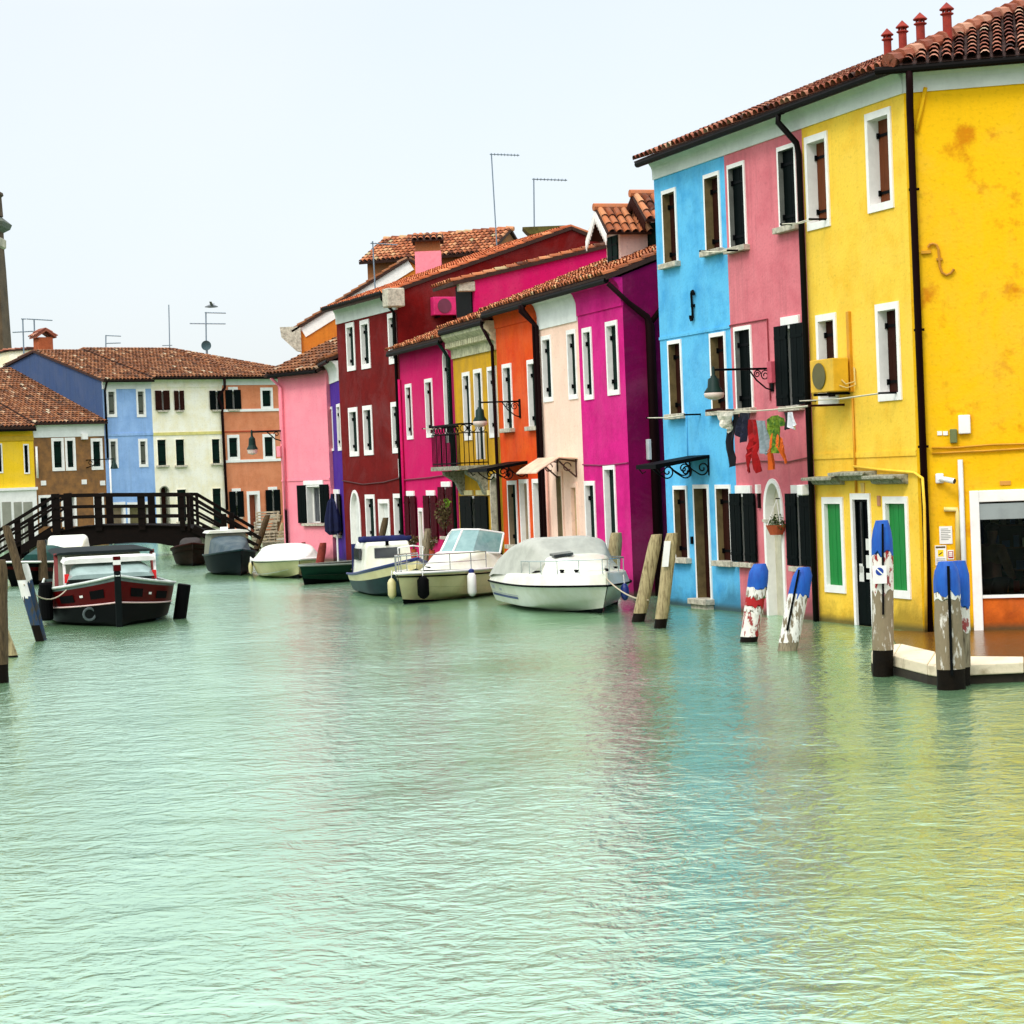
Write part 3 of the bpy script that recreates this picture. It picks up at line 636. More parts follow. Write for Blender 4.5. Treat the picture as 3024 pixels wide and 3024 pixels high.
m.build('cornice',mat('weathered_cornice',(198,196,160),rough=.95,var=.3,scale=6,streak=.4),H.root)
# balcony
X=H.rect('cd',560,940,1045,1010); zb=X[2]; bx0,bx1=H.fr.hit(*C('cd',700,900))[0]-.1,H.fr.hit(*C('cd',1045,900))[0]
by=.85
m=MB(); m.box(bx0-.05,-by-.06,zb,bx1+.05,.01,zb+.12); m.ext([(.01,zb-.75),(-.1,zb-.7),(-.25,zb-.35),(-.6,zb-.12),(-.62,zb-.01),(.01,zb-.01)],bx0+.1,bx0+.35,'x'); m.ext([(.01,zb-.75),(-.1,zb-.7),(-.25,zb-.35),(-.6,zb-.12),(-.62,zb-.01),(.01,zb-.01)],bx1-.4,bx1-.15,'x')
o=m.build('balcony',OLDSTONE,H.root,bevel=.01); m=MB(); zr=zb+1.3
for (a_,c_) in (((bx0,-.02),(bx0,-by)),((bx0,-by),(bx1,-by)),((bx1,-by),(bx1,-.02))):
    for zz,ww in ((zr,.05),(zr-.25,.03),(zb+.2,.035)): m.bar((a_[0],a_[1],zz),(c_[0],c_[1],zz),ww)
    Ln=math.hypot(c_[0]-a_[0],c_[1]-a_[1]); k=max(2,int(Ln/.12))
    for i in range(k+1):
        x=a_[0]+(c_[0]-a_[0])*i/k; y=a_[1]+(c_[1]-a_[1])*i/k; m.bar((x,y,zb+.1),(x,y,zr-.25),.02)
    kk=max(2,int(Ln/.26))
    for i in range(kk):
        t0=(i+.5)/kk; cx=a_[0]+(c_[0]-a_[0])*t0; cy=a_[1]+(c_[1]-a_[1])*t0; ux,uy=(c_[0]-a_[0])/Ln,(c_[1]-a_[1])/Ln
        m.tube([(cx+ux*.1*math.cos(q),cy+uy*.1*math.cos(q),zr-.125+.1*math.sin(q)) for q in [j*math.pi/5 for j in range(10)]],.012,5,closed=True)
m.build('railing',IRON,o)
H.pipe([(H.W-.08,-.4,zv+.2),(H.W-.08,-.1,zvc+.1),(H.W-.08,-.08,1.0),(H.W-.08,-.08,-.1)],.05)
OLH=H
# crimson-pink with taller wing behind
CRI=plaster('raspberry',(204,20,96),(196,14,92),var=.07,streak=.15)
H=House('house','raspberry pink house with maroon shutters, tall arched window and a higher rear wing',Fr(b5,b4),CRI)
a=H.fr.hit(*C('c3',1097,1340)); b=H.fr.hit(*C('c4',1165,405)); H.win(None,0,0,0,0,sh=MAROON,rect=(a[0],b[0],b[1],a[1]))
a=H.fr.hit(*C('c3',1255,1298)); b=H.fr.hit(*C('c4',1335,388)); H.win(None,0,0,0,0,sh=MAROON,rect=(a[0],b[0],b[1],a[1]))
a=H.fr.hit(*C('c3',1400,1065)); b=H.fr.hit(*C('c4',1478,432)); H.win(None,0,0,0,0,sh=DGREEN,arch='round',rect=(a[0],b[0],b[1],a[1]))
H.leaves('c4',1095,868,1205,1225,col=MAROON); H.leaves('c4',1255,865,1375,1225,col=MAROON); H.leaves('c4',1375,795,1510,1200,col=MAROON)
H.win('c4',1203,965,1262,1480,sh=GRY,bottom='none',name='door')
zk=H.fr.hit(*C('c3',990,1095))[1]; zk2=H.fr.hit(*C('c3',1395,1030))[1]; print('crim eave',zk,zk2); zk=(zk+zk2)/2
pr=rowroof(H,zk+.1,2.6,19,seed=25,back=False)
yf,zb0=H.fr.side(*C('c3',1670,780),x=H.W); _,zt1=H.fr.side(*C('c3',1670,470),x=H.W); yr,zr1=H.fr.side(*C('c5',1215,905),x=H.W)
print('wing',yf,zt1,yr,zr1)
yr=min(yr,yf+7); 
H.wall(zk+.05,[(0,zk+.05),(2.6,zk+.05+2.6*.34),(max(yf,2.7),zk+.9)])
wing=MB(); xw0=H.W-2.0
P=[(yf,0),(yf,zt1),(yr,zr1),(yr+3,zr1-1.2),(yr+3,0)]
wing.ext(P,xw0,H.W-.01,'x'); wing.build('rear_wing',CRI,H.root)
roofslope(H.root,xw0-.1,H.W+.08,(yf-.7,zt1+.02-.7*(zr1-zt1)/(yr-yf)),(yr,zr1+.04),TILE,31)
roofslope(H.root,xw0-.1,H.W+.08,(yr+3.2,zr1-1.24),(yr,zr1+.04),TILE,32,row=1)
m=MB(); m.box(H.W-1.85,yf-.04,zk+.1,H.W-.25,yf-.002,zt1-.12); m.build('loggia_dark_panel',IRON,H.root)  # flat black panel painted in for the loggia's shaded interior
MB().box(H.W-.2,yf-.5,zt1-.4,H.W+.02,yf+.02,zt1-.1).build('eave_corbel',STONE,H.root,bevel=.03)
H.gutter(zk+.0); H.pipe([(H.W-.08,-.42,zk),(H.W-.08,-.1,zk-.5),(H.W-.08,-.1,-.1)],.055,mt=DGREEN)
H.pipe([(.1,-.06,zk-.8),(.1,-.06,-.1)],.05,mt=CRI)
z=H.fr.hit(*C('c4',1300,718))[1]; m=MB(); m.tube([(0,-.03,z-.05),(H.W*.5,-.03,z),(H.W,-.03,z+.1)],.025,6); m.build('cable',mat('dark_pink_cable',(140,10,60)),H.root)
CRIH=H
# dark red
DRE=plaster('oxblood',(112,14,12),(88,8,8),var=.08,streak=.1)
H=House('house','tall dark red three storey house with white framed windows and a broad gable side',Fr(b6,b5),DRE)
for c,r in (('c3',(612,845,695,1222)),('c3',(728,822,817,1205)),('c3',(953,765,1035,1165)),('c4',(633,152,722,543)),('c4',(750,136,840,533)),('c4',(980,106,1060,517))): H.win(c,*r,sh=DGREEN,t=.11)
WD=mat('white_door',(226,228,220),rough=.7,var=.1)
H.win('c4',643,820,752,1500,sh=WD,arch='pointed',bottom='none',t=.1,name='door',depth=.12); H.win('c4',770,857,862,1250,sh=DGREEN,t=.1); H.win('c4',877,895,990,1500,sh=WD,bottom='none',t=.1,name='door',depth=.12); H.win('c4',1000,850,1100,1250,sh=DGREEN,t=.1)
zf2=H.fr.hit(*C('c3',540,850))[1]; zd=H.fr.hit(*C('c3',1010,745))[1]; zdt=zf2+.6
y1,zz1=H.fr.side(*C('c5',930,760),x=H.W); y2,zz2=H.fr.side(*C('c5',1210,880),x=H.W); print('dred',zf2,zd,'apex',y1,zz1,y2,zz2)
H.wall(zdt,[(0,zdt),(y1,zz1),(y1+(y2-y1)*2,zz1-(zz1-zz2)*2)])
H.frieze(zf2,zdt); H.gutter(zdt-.05,y=-.5); pt=(zz1-zdt)/y1
roofslope(H.root,-.05,H.W+.06,(-.5,zdt+.05-.5*pt),(y1,zz1+.06),TILEN,41); roofslope(H.root,-.05,H.W+.06,(y1+(y2-y1)*2,zz1-(zz1-zz2)*2+.05),(y1,zz1+.06),TILE,42,row=1)
MB().box(H.W-.02,-.5,zdt-.55,H.W+.5,.1,zdt+.05).build('eave_corbel',STONE,H.root,bevel=.04)
H.pipe([(H.W-.05,-.5,zdt-.1),(H.W-.05,-.5,zdt-.25),(H.W-.05,-.1,zdt-.7),(H.W-.05,-.1,-.1)],.06,mt=GUTTER)
z=H.fr.hit(*C('c4',600,765))[1]; m=MB(); m.tube([(0,-.03,z+.1),(H.W*.35,-.03,z-.05),(H.W*.7,-.03,z),(H.W,-.03,z+.15)],.02,6); m.build('cable',mat('dk_red_cable',(80,14,14)),H.root)
# chimney on its roof, white plastered vent pipe
x,z=H.fr.hit(*C('c4',1053,640)); MB().box(x-.04,-.05,z-.3,x+.06,.01,z+.3).build('meter_box',WHITE,H.root)
DREH=H
# purple sliver
PUR=plaster('violet',(74,36,144),(56,24,120),var=.08,streak=.15)
pc=gpt(985,1657); pk=Vector((pc.x,pc.y,0)); pb=b6
H=House('house','violet slip of a house squeezed beside the dark red one',Fr(pk+Vector((.0,.7,0)),pb),PUR)
print('purple W',H.W)
H.win('c4',482,145,515,500,sh=MAROON,t=.06); H.win('c4',537,122,578,497,sh=DGREEN,t=.08)
zp=H.fr.hit(*C('c3',475,1340))[1]; H.leaves('c4',498,850,590,1190,sill=True)
pr=rowroof(H,zp+.75,3,20,seed=44,mt=TILEO); H.wall(zp+.7,pr); H.frieze(zp,zp+.7); H.gutter(zp+.68)
# pink
PNK=plaster('candy_pink',(252,150,164),(240,132,150),var=.06,streak=.12)
dpk=Vector((-.9,1,0)).normalized(); pl_=cut(pk,dpk,836,1500)
H=House('house','candy pink house at the canal bend with one black shuttered window',Fr(pl_,pk),PNK)
print('pink W',H.W)
H.leaves('c4',222,782,490,1088,back=CURT,gap=.45)
zpk=H.fr.hit(*C('c3',45,1275))[1]; zq=H.fr.hit(*C('c3',410,1245))[1]; print('pink eave',zpk,zq)
pr=rowroof(H,zpk+.05,3.2,22,seed=45,mt=TILEO,x0=-.3); H.wall(zpk+.05,pr); H.gutter(zpk+.0,y=-.42)
z=H.fr.hit(*C('c4',300,735))[1]; MB().box(0,-.03,z-.04,H.W,.01,z+.03).build('string_course',PNK,H.root)
H.pipe([(.12,-.4,zpk-.05),(.14,-.12,zpk-.3),(.3,-.1,zpk-.45),(.3,-.1,1.9)],.055,mt=PNK); H.pipe([(.3,-.1,1.95),(.3,-.1,-.1)],.055,mt=PIPE)
MB().box(-.0,-.2,3.9,.22,.0,4.3).build('junction_box',PNK,H.root,bevel=.01)
PNKH=H
# ---- background houses above the row
def gable(name,label,Y,pts,c,depth,wm,roofm,verge=None,seed=0,zb=-.3):
    P=[at(*C(c,x,y),Y) for x,y in pts]; x0=P[0].x
    root=empty(name,(x0,Y,0),0,label,'house')
    poly=[(P[0].x-x0,zb)]+[(p.x-x0,p.z) for p in P]+[(P[-1].x-x0,zb)]
    MB().ext(poly,0,depth,'y').build('wall',wm,root)
    m=MB()
    for i in range(len(P)-1):
        a=Vector((P[i].x-x0,0,P[i].z)); b=Vector((P[i+1].x-x0,0,P[i+1].z)); 
        if (b-a).length<.4: continue
        lo,hi=(a,b) if a.z<b.z else (b,a); d=(hi-lo).normalized(); up=Vector((0,-1,0)).cross(b-a).normalized()
        if up.z<0: up=-up
        lo=lo-d*.35; L=(hi-lo).length
        V=[lo+up*.01+Vector((0,-.15,0)),hi+up*.01+Vector((0,-.15,0)),hi+up*.01+Vector((0,depth,0)),lo+up*.01+Vector((0,depth,0))]
        m.add(V+[v+up*.08 for v in V],[(0,3,2,1),(4,5,6,7),(0,1,5,4),(1,2,6,5),(2,3,7,6),(3,0,4,7)],1,.3)
        tiles(m,lo+up*.09+Vector((0,-.15,0)),(0,1,0),d,depth+.15,L,0,seed=seed+i)
        if verge and i==0: 
            vb=MB(); Vv=[a-up*.42,b-up*.42,b,a]; vb.add([v+Vector((0,-.05,0)) for v in Vv]+[v+Vector((0,.01,0)) for v in Vv],[(0,3,2,1),(4,5,6,7),(0,1,5,4),(1,2,6,5),(2,3,7,6),(3,0,4,7)]); vb.build('verge',verge,root)
    m.build('roof',[roofm,SLAB],root)
    return root,x0
OCR=plaster('burnt_ochre',(214,128,44),(190,104,40),var=.1,streak=.35)
r_,x0=gable('house','burnt orange gabled house with a white verge rising behind the dark red one',82,[(240,880),(1120,330),(1500,560)],'c3',7,OCR,TILEO,verge=WHITE,seed=61)
z=at(*C('c3',240,930),82).z; MB().ext([(.02,z-.7),(-.2,z-.65),(-.75,z-.1),(-.8,z+.3),(.02,z+.3)],-.15,.5,'y').build('eave_corbel',STONE,r_)
BRN=plaster('brown_render',(150,96,56),(110,88,66),var=.15,thr=(.4,.7))
# long low tiled roof behind (brown tower house)
Yb=88; A_=at(*C('c3',785,350),Yb); B_=at(*C('c3',1795,275),Yb)
B_=at(*C('c3',1795,275),Yb-2); H=House('house','brown house with a weathered tile roof poking above the red gable',Fr(Vector((A_.x,Yb,0)),Vector((B_.x,Yb-2,0))),BRN)
za=A_.z; pr=rowroof(H,za,2.3,24,seed=62,mt=TILE,x0=-.2,x1=H.W+.1); H.wall(za-.02,pr)
BRNH=H
# pink chimney
p=at(*C('c3',1290,480),74); q=at(*C('c3',1290,262),74); t_=at(*C('c3',1290,140),74); hw=at(*C('c3',1395,480),74).x-p.x
root=empty('chimney',(p.x,74,p.z-2.2),0,'broad pink chimney with a small tiled cap behind the dark red roof','chimney')
zz=lambda a: a.z-(p.z-2.2)
MB().box(-hw,-.4,0,hw,.4,zz(q)).build('stack',PNK,root)
m=MB(); m.box(-hw+.02,-.36,zz(q),hw-.02,.36,zz(q)+.35); m.build('neck',BRN,root)
m=MB(); hz=zz(q)+.33; slope=.45
for s_ in (-1,1):
    e=Vector((0,-s_*1,-.0)); lo=Vector((-hw-.1,s_*.55,hz)); d=Vector((0,-s_*.9,.42)).normalized()
    pl=[lo,lo+Vector((2*hw+.2,0,0)),lo+Vector((2*hw+.2,0,0))+d*.62,lo+d*.62]; nn=Vector((0,s_*.42,.9)).normalized()
    m.add([v for v in pl]+[v+nn*.05 for v in pl],[(0,3,2,1),(4,5,6,7),(0,1,5,4),(1,2,6,5),(2,3,7,6),(3,0,4,7)],1,.3); tiles(m,lo+nn*.05,(1,0,0),d,2*hw+.2,.62,0,seed=5+s_)
m.build('cap',[TILE,SLAB],root)
# brick chimney with mossy flat top
p=at(*C('c5',720,840),76); t_=at(*C('c5',720,755),76); hw=(at(*C('c5',850,800),76)-at(*C('c5',590,800),76)).x/2
root=empty('chimney',(p.x,76,p.z-1.5),0,'squat brown brick chimney with a mossy flaring top','chimney')
MB().box(-hw,-.5,0,hw,.5,t_.z-p.z+1.5-.25).build('stack',BRN,root)
m=MB(); zt_=t_.z-p.z+1.5; m.ext([(-hw,zt_-.26),(-hw-.15,zt_-.12),(-hw-.25,zt_),(hw+.25,zt_),(hw+.15,zt_-.12),(hw,zt_-.26)],-.62,.62,'y'); m.build('crown',mat('mossy_cap',(96,92,40),rough=.95,var=.4),root)
# dormers over the magenta / peach roofs
def dormer(label,c,box_,apex,wm,shm,yoff,H,seed):
    fr=H.fr; xl,zb_=fr.hit(*C(c,box_[0],box_[3]),y=yoff); xr,zt_=fr.hit(*C(c,box_[2],box_[1]),y=yoff); 
    xa,za_=fr.hit(*C(c,*apex),y=yoff-.2); W_=xr-xl
    return xl,xr,zb_,zt_,za_
fr=MAGH.fr
def make_dormer(label,yoff,xc,w,zb_,zt_,za_,depth,wm,shm,trimm,seed):
    root=empty('dormer',fr.w(xc,yoff),fr.rz,label,'dormer')
    hw=w/2; MB().box(-hw,0,zb_-.35,hw,depth,zt_).build('wall',wm,root)
    m=MB(); m.box(-hw*.72,-.04,zb_+.05,hw*.72,-.002,zt_-.08); o=m.build('shutter',shm,root)
    h=MB(); h.box(-.02,-.055,zb_+.05,.02,-.041,zt_-.08); 
    for z in (zb_+.25,zt_-.3): h.box(-hw*.7,-.05,z-.025,hw*.7,-.0405,z+.025)
    h.build('hinge',IRON,o)
    m=MB()
    for s_ in (-1,1):
        lo=Vector((s_*(hw+.25),-.45,zt_-.12)); hi=Vector((0,-.45,za_)); d=(hi-lo); L=d.length; d.normalize(); nn=Vector((s_*d.z,0,abs(d.x))).normalized()
        pl=[lo,lo+Vector((0,depth+.45,0)),hi+Vector((0,depth+.45,0)),hi]
        m.add(pl+[v+nn*.06 for v in pl],[(0,3,2,1),(4,5,6,7),(0,1,5,4),(1,2,6,5),(2,3,7,6),(3,0,4,7)],1,.3)
        tiles(m,lo+nn*.06,(0,1,0),d,depth+.45,L,0,seed=seed+s_)
    m.tube([(0,-.5,za_+.1),(0,depth,za_+.1)],.1,8,0,True,.6)
    m.build('roof',[TILE,SLAB],root)
    # scalloped bargeboard
    m=MB(); n=8
    for s_ in (-1,1):
        for i in range(n):
            a=i/n; b=(i+1)/n; f=lambda t:(s_*(hw+.25)*(1-t), zt_-.12+(za_-zt_+.12)*t)
            (xa_,z_a),(xb_,z_b)=f(a),f(b); xm,zm=(xa_+xb_)/2,(z_a+z_b)/2
            m.ext([(xa_,z_a),(xb_,z_b),(xb_,z_b-.16),(xm,zm-.30),(xa_,z_a-.16)],-.48,-.451,'y')
    m.build('bargeboard',trimm,root)
x1,z1=fr.hit(*C('c5',1310,870),y=1.2); x1b,_=fr.hit(*C('c5',1238,870),y=1.2)
PKD=plaster('dormer_peach',(244,206,190),None,var=.05)
def dz(c,x,y,yy): return fr.hit(*C(c,x,y),y=yy)
# left dormer (white scalloped board, green shutter); right dormer (dark board)
yo=1.5; xl,_=dz('c5',1222,900,yo); xr,_=dz('c5',1325,900,yo); _,zb_=dz('c5',1280,1075,yo); _,zt_=dz('c5',1260,800,yo); _,za_=dz('c5',1240,575,yo-.45)
print('dormer1',xl,xr,zb_,zt_,za_)
make_dormer('left roof dormer with white scalloped bargeboard, green shutter and new tiles',yo,(xl+xr)/2,max(.9,(xr-xl)*1.1),zb_,zt_,za_,1.25,PKD,DGREEN,WHITE,71)
yo=2.3; xl,_=dz('c5',1505,900,yo); xr,_=dz('c5',1640,900,yo); _,zb_=dz('c5',1560,990,yo); _,zt_=dz('c5',1560,700,yo); _,za_=dz('c5',1490,480,yo-.45)
print('dormer2',xl,xr,zb_,zt_,za_)
make_dormer('right roof dormer with dark jagged bargeboard and blue green shutter',yo,(xl+xr)/2,max(.9,(xr-xl)*1.1),zb_,zt_,za_,2.4,PKD,DGREEN,DBROWN,75)
# ---- far block beyond the bridge
G0=at(470,1600,109.6); G0.z=0; e1=Vector((.8,.6,0)); FBF=Fr(G0-e1*30,G0+e1*30)
def fx(c,x,y): return FBF.hit(*C(c,x,y))[0]
xA=fx('c1',655,700); xB=fx('c1',965,700); xC=fx('c1',1420,850); xD=fx('c1',1790,700)+1.5; xE=fx('c1',215,950); xF=xE-6
print('far widths',xB-xA,xC-xB,xD-xC,xA-xE)
def farhouse(label,xa,xb,m): return House('house',label,Fr(FBF.w(xa,0),FBF.w(xb,0)),m)
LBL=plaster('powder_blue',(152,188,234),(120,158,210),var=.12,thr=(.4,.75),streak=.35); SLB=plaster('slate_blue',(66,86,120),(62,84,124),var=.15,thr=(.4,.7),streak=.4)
H=farhouse('powder blue house with a dark slate blue gable wall, left of the ivory one',xA,xB,LBL)
for r in ((672,535,742,712),(860,533,927,712),(687,850,752,1035),(875,850,940,1028)): H.win('c1',*r,sh=mat('grey_olive_shutter',(92,96,84),rough=.7),t=.1,depth=.1)
H.win('c2',690,180,800,340,sh=GRY,bottom='none',t=.12,name='door'); H.win('c2',805,180,960,340,sh=OLV,bottom='none',t=.12,name='door')
y0_,zE=H.fr.side(*C('c1',640,475),x=0); yA,zA=H.fr.side(*C('c1',220,297),x=0); yB,zB=H.fr.side(*C('c1',30,395),x=0); print('lblue',zE,yA,zA,yB,zB)
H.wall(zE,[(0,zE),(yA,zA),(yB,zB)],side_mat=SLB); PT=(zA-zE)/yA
def froof(H,ztop,seed,mt=TILEO,x0=0,x1=None):
    x1=H.W if x1 is None else x1
    roofslope(H.root,x0,x1,(-.45,ztop+.04-.45*PT),(yA,zA+.05+(ztop-zE)),mt,seed,row=.45); roofslope(H.root,x0,x1,(yB,zB+.05+(ztop-zE)),(yA,zA+.05+(ztop-zE)),mt,seed+9,row=2)
froof(H,zE,81,x0=-.12); H.frieze(zE-.5,zE-.02); H.gutter(zE-.1)
z=H.fr.hit(*C('c1',800,822))[1]; MB().box(0,-.03,z-.07,H.W,.01,z+.07).build('string_course',LBL,H.root)
H.pipe([(.1,-.4,zE-.1),(.1,-.1,zE-.6),(.1,-.1,4.5)],.06,mt=GUTTER); H.pipe([(.2,-.1,4.5),(.2,-.1,-.1)],.05,mt=WHITE)
IVO=plaster('ivory',(254,250,232),(240,228,180),var=.05,streak=.15)
H=farhouse('ivory house with dark green shutters and a small arched doorway behind the bridge',xB,xC,IVO)
def farleaf(H,c,r,col=DGREEN): 
    H.win(c,*r,sh=col,t=.03,depth=.06,trim=H.mat,bottom='stone')
for r in ((980,545,1076,668),(1100,545,1168,668),(1325,545,1418,665)): H.leaves('c1',*r,col=DBROWN if r[0]<1300 else BLACKG,lintel=False)
for r in ((992,852,1060,1018),(1108,850,1176,1018),(1338,848,1400,1005)): farleaf(H,'c1',r)
H.win('c2',1010,75,1082,370,sh=DBROWN,arch='round',bottom='none',t=.06,trim=OLDSTONE,name='door'); farleaf(H,'c2',(1117,95,1190,300)); farleaf(H,'c2',(1342,88,1412,320))
H.wall(zE+.15,[(0,zE+.15),(yA,zA+.1),(yB,zB)]); froof(H,zE+.12,82,x1=H.W); H.frieze(zE-.45,zE+.1,mt=IVO); H.gutter(zE+.02)
z=H.fr.hit(*C('c1',1200,815))[1]; MB().box(0,-.03,z-.08,H.W,.01,z+.08).build('string_course',mat('yellow_band',(226,214,130)),H.root)
H.pipe([(H.W-.05,-.42,zE),(H.W-.05,-.42,zE-.5),(H.W-.3,-.1,zE-1.0),(H.W-.1,-.1,zE-1.5),(H.W-.05,-.1,1.5)],.08)
IVH=H
SAL=plaster('salmon',(222,142,102),(196,112,72),var=.08,streak=.15)
H=farhouse('salmon house with white bands between its storeys, right of the ivory one',xC,xD,SAL)
H.leaves('c1',1425,540,1528,662,col=BLACKG); H.win('c1',1648,525,1732,664,sh=DGREEN,t=.12,depth=.08)
H.win('c1',1437,825,1522,984,sh=DGREEN,t=.12,depth=.08); H.win('c1',1662,820,1747,980,sh=DGREEN,t=.12,depth=.08)
H.leaves('c1',1450,1185,1547,1345,col=BLACKG); H.leaves('c1',1680,1175,1778,1330,col=BLACKG); H.win('c1',1562,1183,1657,1480,sh=mat('brick_door',(134,60,28)),t=.14,bottom='none',name='door')
H.wall(zE+.15,[(0,zE+.15),(yB,zE+.2)]); H.frieze(zE-.35,zE+.1); H.gutter(zE+.02)
rt=MB(); # hipped right end
d=Vector((0,yA+.45,(yA+.45)*PT)); Ls=d.length; 
roofslope(H.root,0,H.W,(-.45,zE+.16-.45*PT),(yA,zA+.17),TILEO,83,row=.45,Lf=lambda x:(0,min(Ls,(H.W+1.2-x)/(yA*.62)*Ls)))
for yy in (668,988): 
    z=H.fr.hit(*C('c1',1600,yy))[1]; MB().box(0,-.05,z-.07,H.W,.01,z+.07).build('string_course',WHITE,H.root)
z=H.fr.hit(*C('c1',1550,803))[1]; MB().box(0,-.03,z-.04,H.W,.01,z+.04).build('string_course',mat('rust_band',(176,66,28)),H.root)
SALH=H
BRI=mat('weathered_brick',(150,108,66),rough=.95,var=.35,scale=2.2,bump=.8,bscale=22,col2=(112,84,60),thr=(.4,.65),spec=.1)
H=farhouse('bare brown brick house with white framed windows, left of the powder blue one',xE,xA,BRI)
ZB=H.fr.hit(*C('c1',450,745))[1]
x0,x1,z0,z1=H.rect('c1',323,845,484,1050); xm=(x0+x1)/2
H.win(None,0,0,0,0,rect=(x0,xm+.02,z0,z1),sh=DGREEN,t=.12,depth=.08); H.win(None,0,0,0,0,rect=(xm+.08,x1,z0,z1),sh=DGREEN,t=.12,depth=.08); H.win('c1',573,847,655,1045,sh=DGREEN,t=.12,depth=.08)
H.win('c2',242,135,330,330,sh=BLACKG,t=.1,bottom='none',name='door'); H.win('c2',385,130,490,330,sh=DGREEN,t=.1,bottom='none',name='door'); H.win('c2',590,122,665,330,sh=BLACKG,t=.1,bottom='none',name='door')
yv,zv_=H.fr.side(*C('c1',60,410),x=H.W); print('brick ridge',yv,zv_,ZB); PB=(zv_-ZB)/yv
H.wall(ZB,[(0,ZB),(yv,zv_),(yv+2,zv_-.5)]); roofslope(H.root,0,H.W+.1,(-.3,ZB-.3*PB+.05),(yv,zv_+.05),TILEO,84,row=.45)
H.frieze(ZB-.75,ZB-.02,out=.2); 
for (x,y) in ((275,1130),(533,1123),(650,1130)): 
    q=H.fr.hit(*C('c1',x,y)); MB().box(q[0]-.14,-.03,q[1]-.12,q[0]+.14,.01,q[1]+.12).build('stone_block',WHITE,H.root)
q=H.fr.hit(*C('c1',530,835)); MB().box(q[0]-.15,-.2,q[1]-.15,q[0]+.15,0,q[1]+.15).build('meter_box',WHITE,H.root)
H.pipe([(.1,-.1,ZB-1.2),(.1,-.1,3.6)],.06,mt=WHITE)
BRIH=H
YFL=plaster('lemon_yellow',(250,206,44),(240,196,30),var=.08)
H=farhouse('bright yellow cottage with a white shopfront at the left edge',xF,xE,YFL)
H.win('c1',145,883,187,1072,sh=BLACKG,t=.05,depth=.06); H.win('c1',-30,880,20,1067,sh=BLACKG,t=.05,depth=.06)
H.wall(ZB-.1,[(0,ZB-.1),(yv,zv_-.1),(yv+2,zv_-.6)]); roofslope(H.root,0,H.W,(-.45,ZB-.45*PB-.08),(yv,zv_-.05),TILEO,85,row=.45); H.gutter(ZB-.35)
z=H.fr.hit(*C('c1',100,845))[1]; MB().box(0,-.06,z-.14,H.W,.01,z+.1).build('string_course',mat('gold_band',(206,166,30)),H.root)
zs2=H.fr.hit(*C('c1',100,1175))[1]; x_r=H.fr.hit(*C('c1',228,1250))[0]; x_l=0.2
m=MB(); m.box(x_l,-.12,-.3,x_r,.001,zs2-.02); m.box(x_l,-.2,zs2-.02,x_r+.05,.002,zs2+.12); o=m.build('shopfront',WHITE,H.root); m=MB()
for (a,b) in ((5,62),(80,130),(140,198),(-60,-10)):
    xa_,z1a=H.fr.hit(*C('c2',a,178)); xb_,_=H.fr.hit(*C('c2',b,178)); m.box(xa_,-.14,-.2,xb_,-.121,z1a)
m.build('pane',mat('grey_shop_pane',(150,150,136),rough=.3),o)
# pale house behind, far left
r_,x0=gable('house','cream house top with red tiles left of the slate blue gable',128,[(-120,330),(60,296),(215,285),(300,330)],'c1',5,IVO,TILER,seed=88)
MB() 
# chimney on the far block
p=at(*C('c1',275,270),118); root=empty('chimney',(p.x,118,p.z-.6),.6,'small brick chimney with a gabled tile cap on the far roof','chimney')
MB().box(-.42,-.42,0,.42,.42,1.15).build('stack',plaster('chimney_brick',(176,96,60),(120,60,40)),root)
m=MB(); m.ext([(-.6,1.1),(0,1.5),(.6,1.1),(.6,1.2),(0,1.62),(-.6,1.2)],-.55,.55,'y',0,.5); tiles(m,(-.62,-.55,1.2),(0,1,0),(.8,0,.55),1.1,.75,0,seed=3); tiles(m,(.62,-.55,1.2),(0,1,0),(-.8,0,.55),1.1,.75,0,seed=4); m.build('cap',[TILER],root)
# bell tower
Yt=230; root=None
tp=[(560,-38,12),(570,-30,38),(578,-30,40),(583,-30,34),(641,-34,43),(661,-34,72),(675,-34,66),(686,-34,46),(703,-34,47),(708,-34,54),(730,-34,54),(735,-34,48),(800,-34,54),(1030,-30,67),(1330,-20,80)]
kpx=Yt/FP
base=at(-14,1500,Yt); root=empty('bell_tower',(base.x,Yt,0),.35,'dark leaning brick bell tower cut by the left edge of the picture','bell tower')
rings=[]
for v,uc,hw in tp:
    p=at(uc,v,Yt); rings.append((p.x-base.x,hw*kpx,p.z))
TWR=mat('tower_brick',(92,74,54),rough=.95,var=.35,scale=.5,bump=.5); TWW=mat('tower_stone',(200,192,170),rough=.9,var=.3,scale=1)
def tower(i0,i1,name,mt,n=4,ks=1.0):
    vs=[];
    for (x,h,z) in rings[i0:i1]:
        for j in range(n):
            a=math.pi/n+2*math.pi*j/n-.35; r=h*(.78 if n==4 else .92)/ (max(abs(math.cos(math.pi/n+2*math.pi*q/n)) for q in range(n)))*ks
            wx,wy=x+r*math.cos(a+.35),r*math.sin(a+.35)
            vs.append((wx*math.cos(.35)+wy*math.sin(.35),-wx*math.sin(.35)+wy*math.cos(.35),z))
    k=i1-i0; fs=[(i*n+j,i*n+(j+1)%n,(i+1)*n+(j+1)%n,(i+1)*n+j) for i in range(k-1) for j in range(n)]+[tuple(range(n)),tuple((k-1)*n+j for j in range(n))]
    return MB().add(vs,fs).build(name,mt,root)
p_=rings[-1]; rings.append((p_[0]+.3,p_[1]*1.05,0))
tower(0,5,'lantern',TWR,8); tower(4,8,'cornice',mat('tower_lead',(90,96,84),rough=.8,var=.3)); tower(7,9,'belfry',TWR); tower(8,12,'stone_band',TWW); tower(11,16,'shaft',TWR)
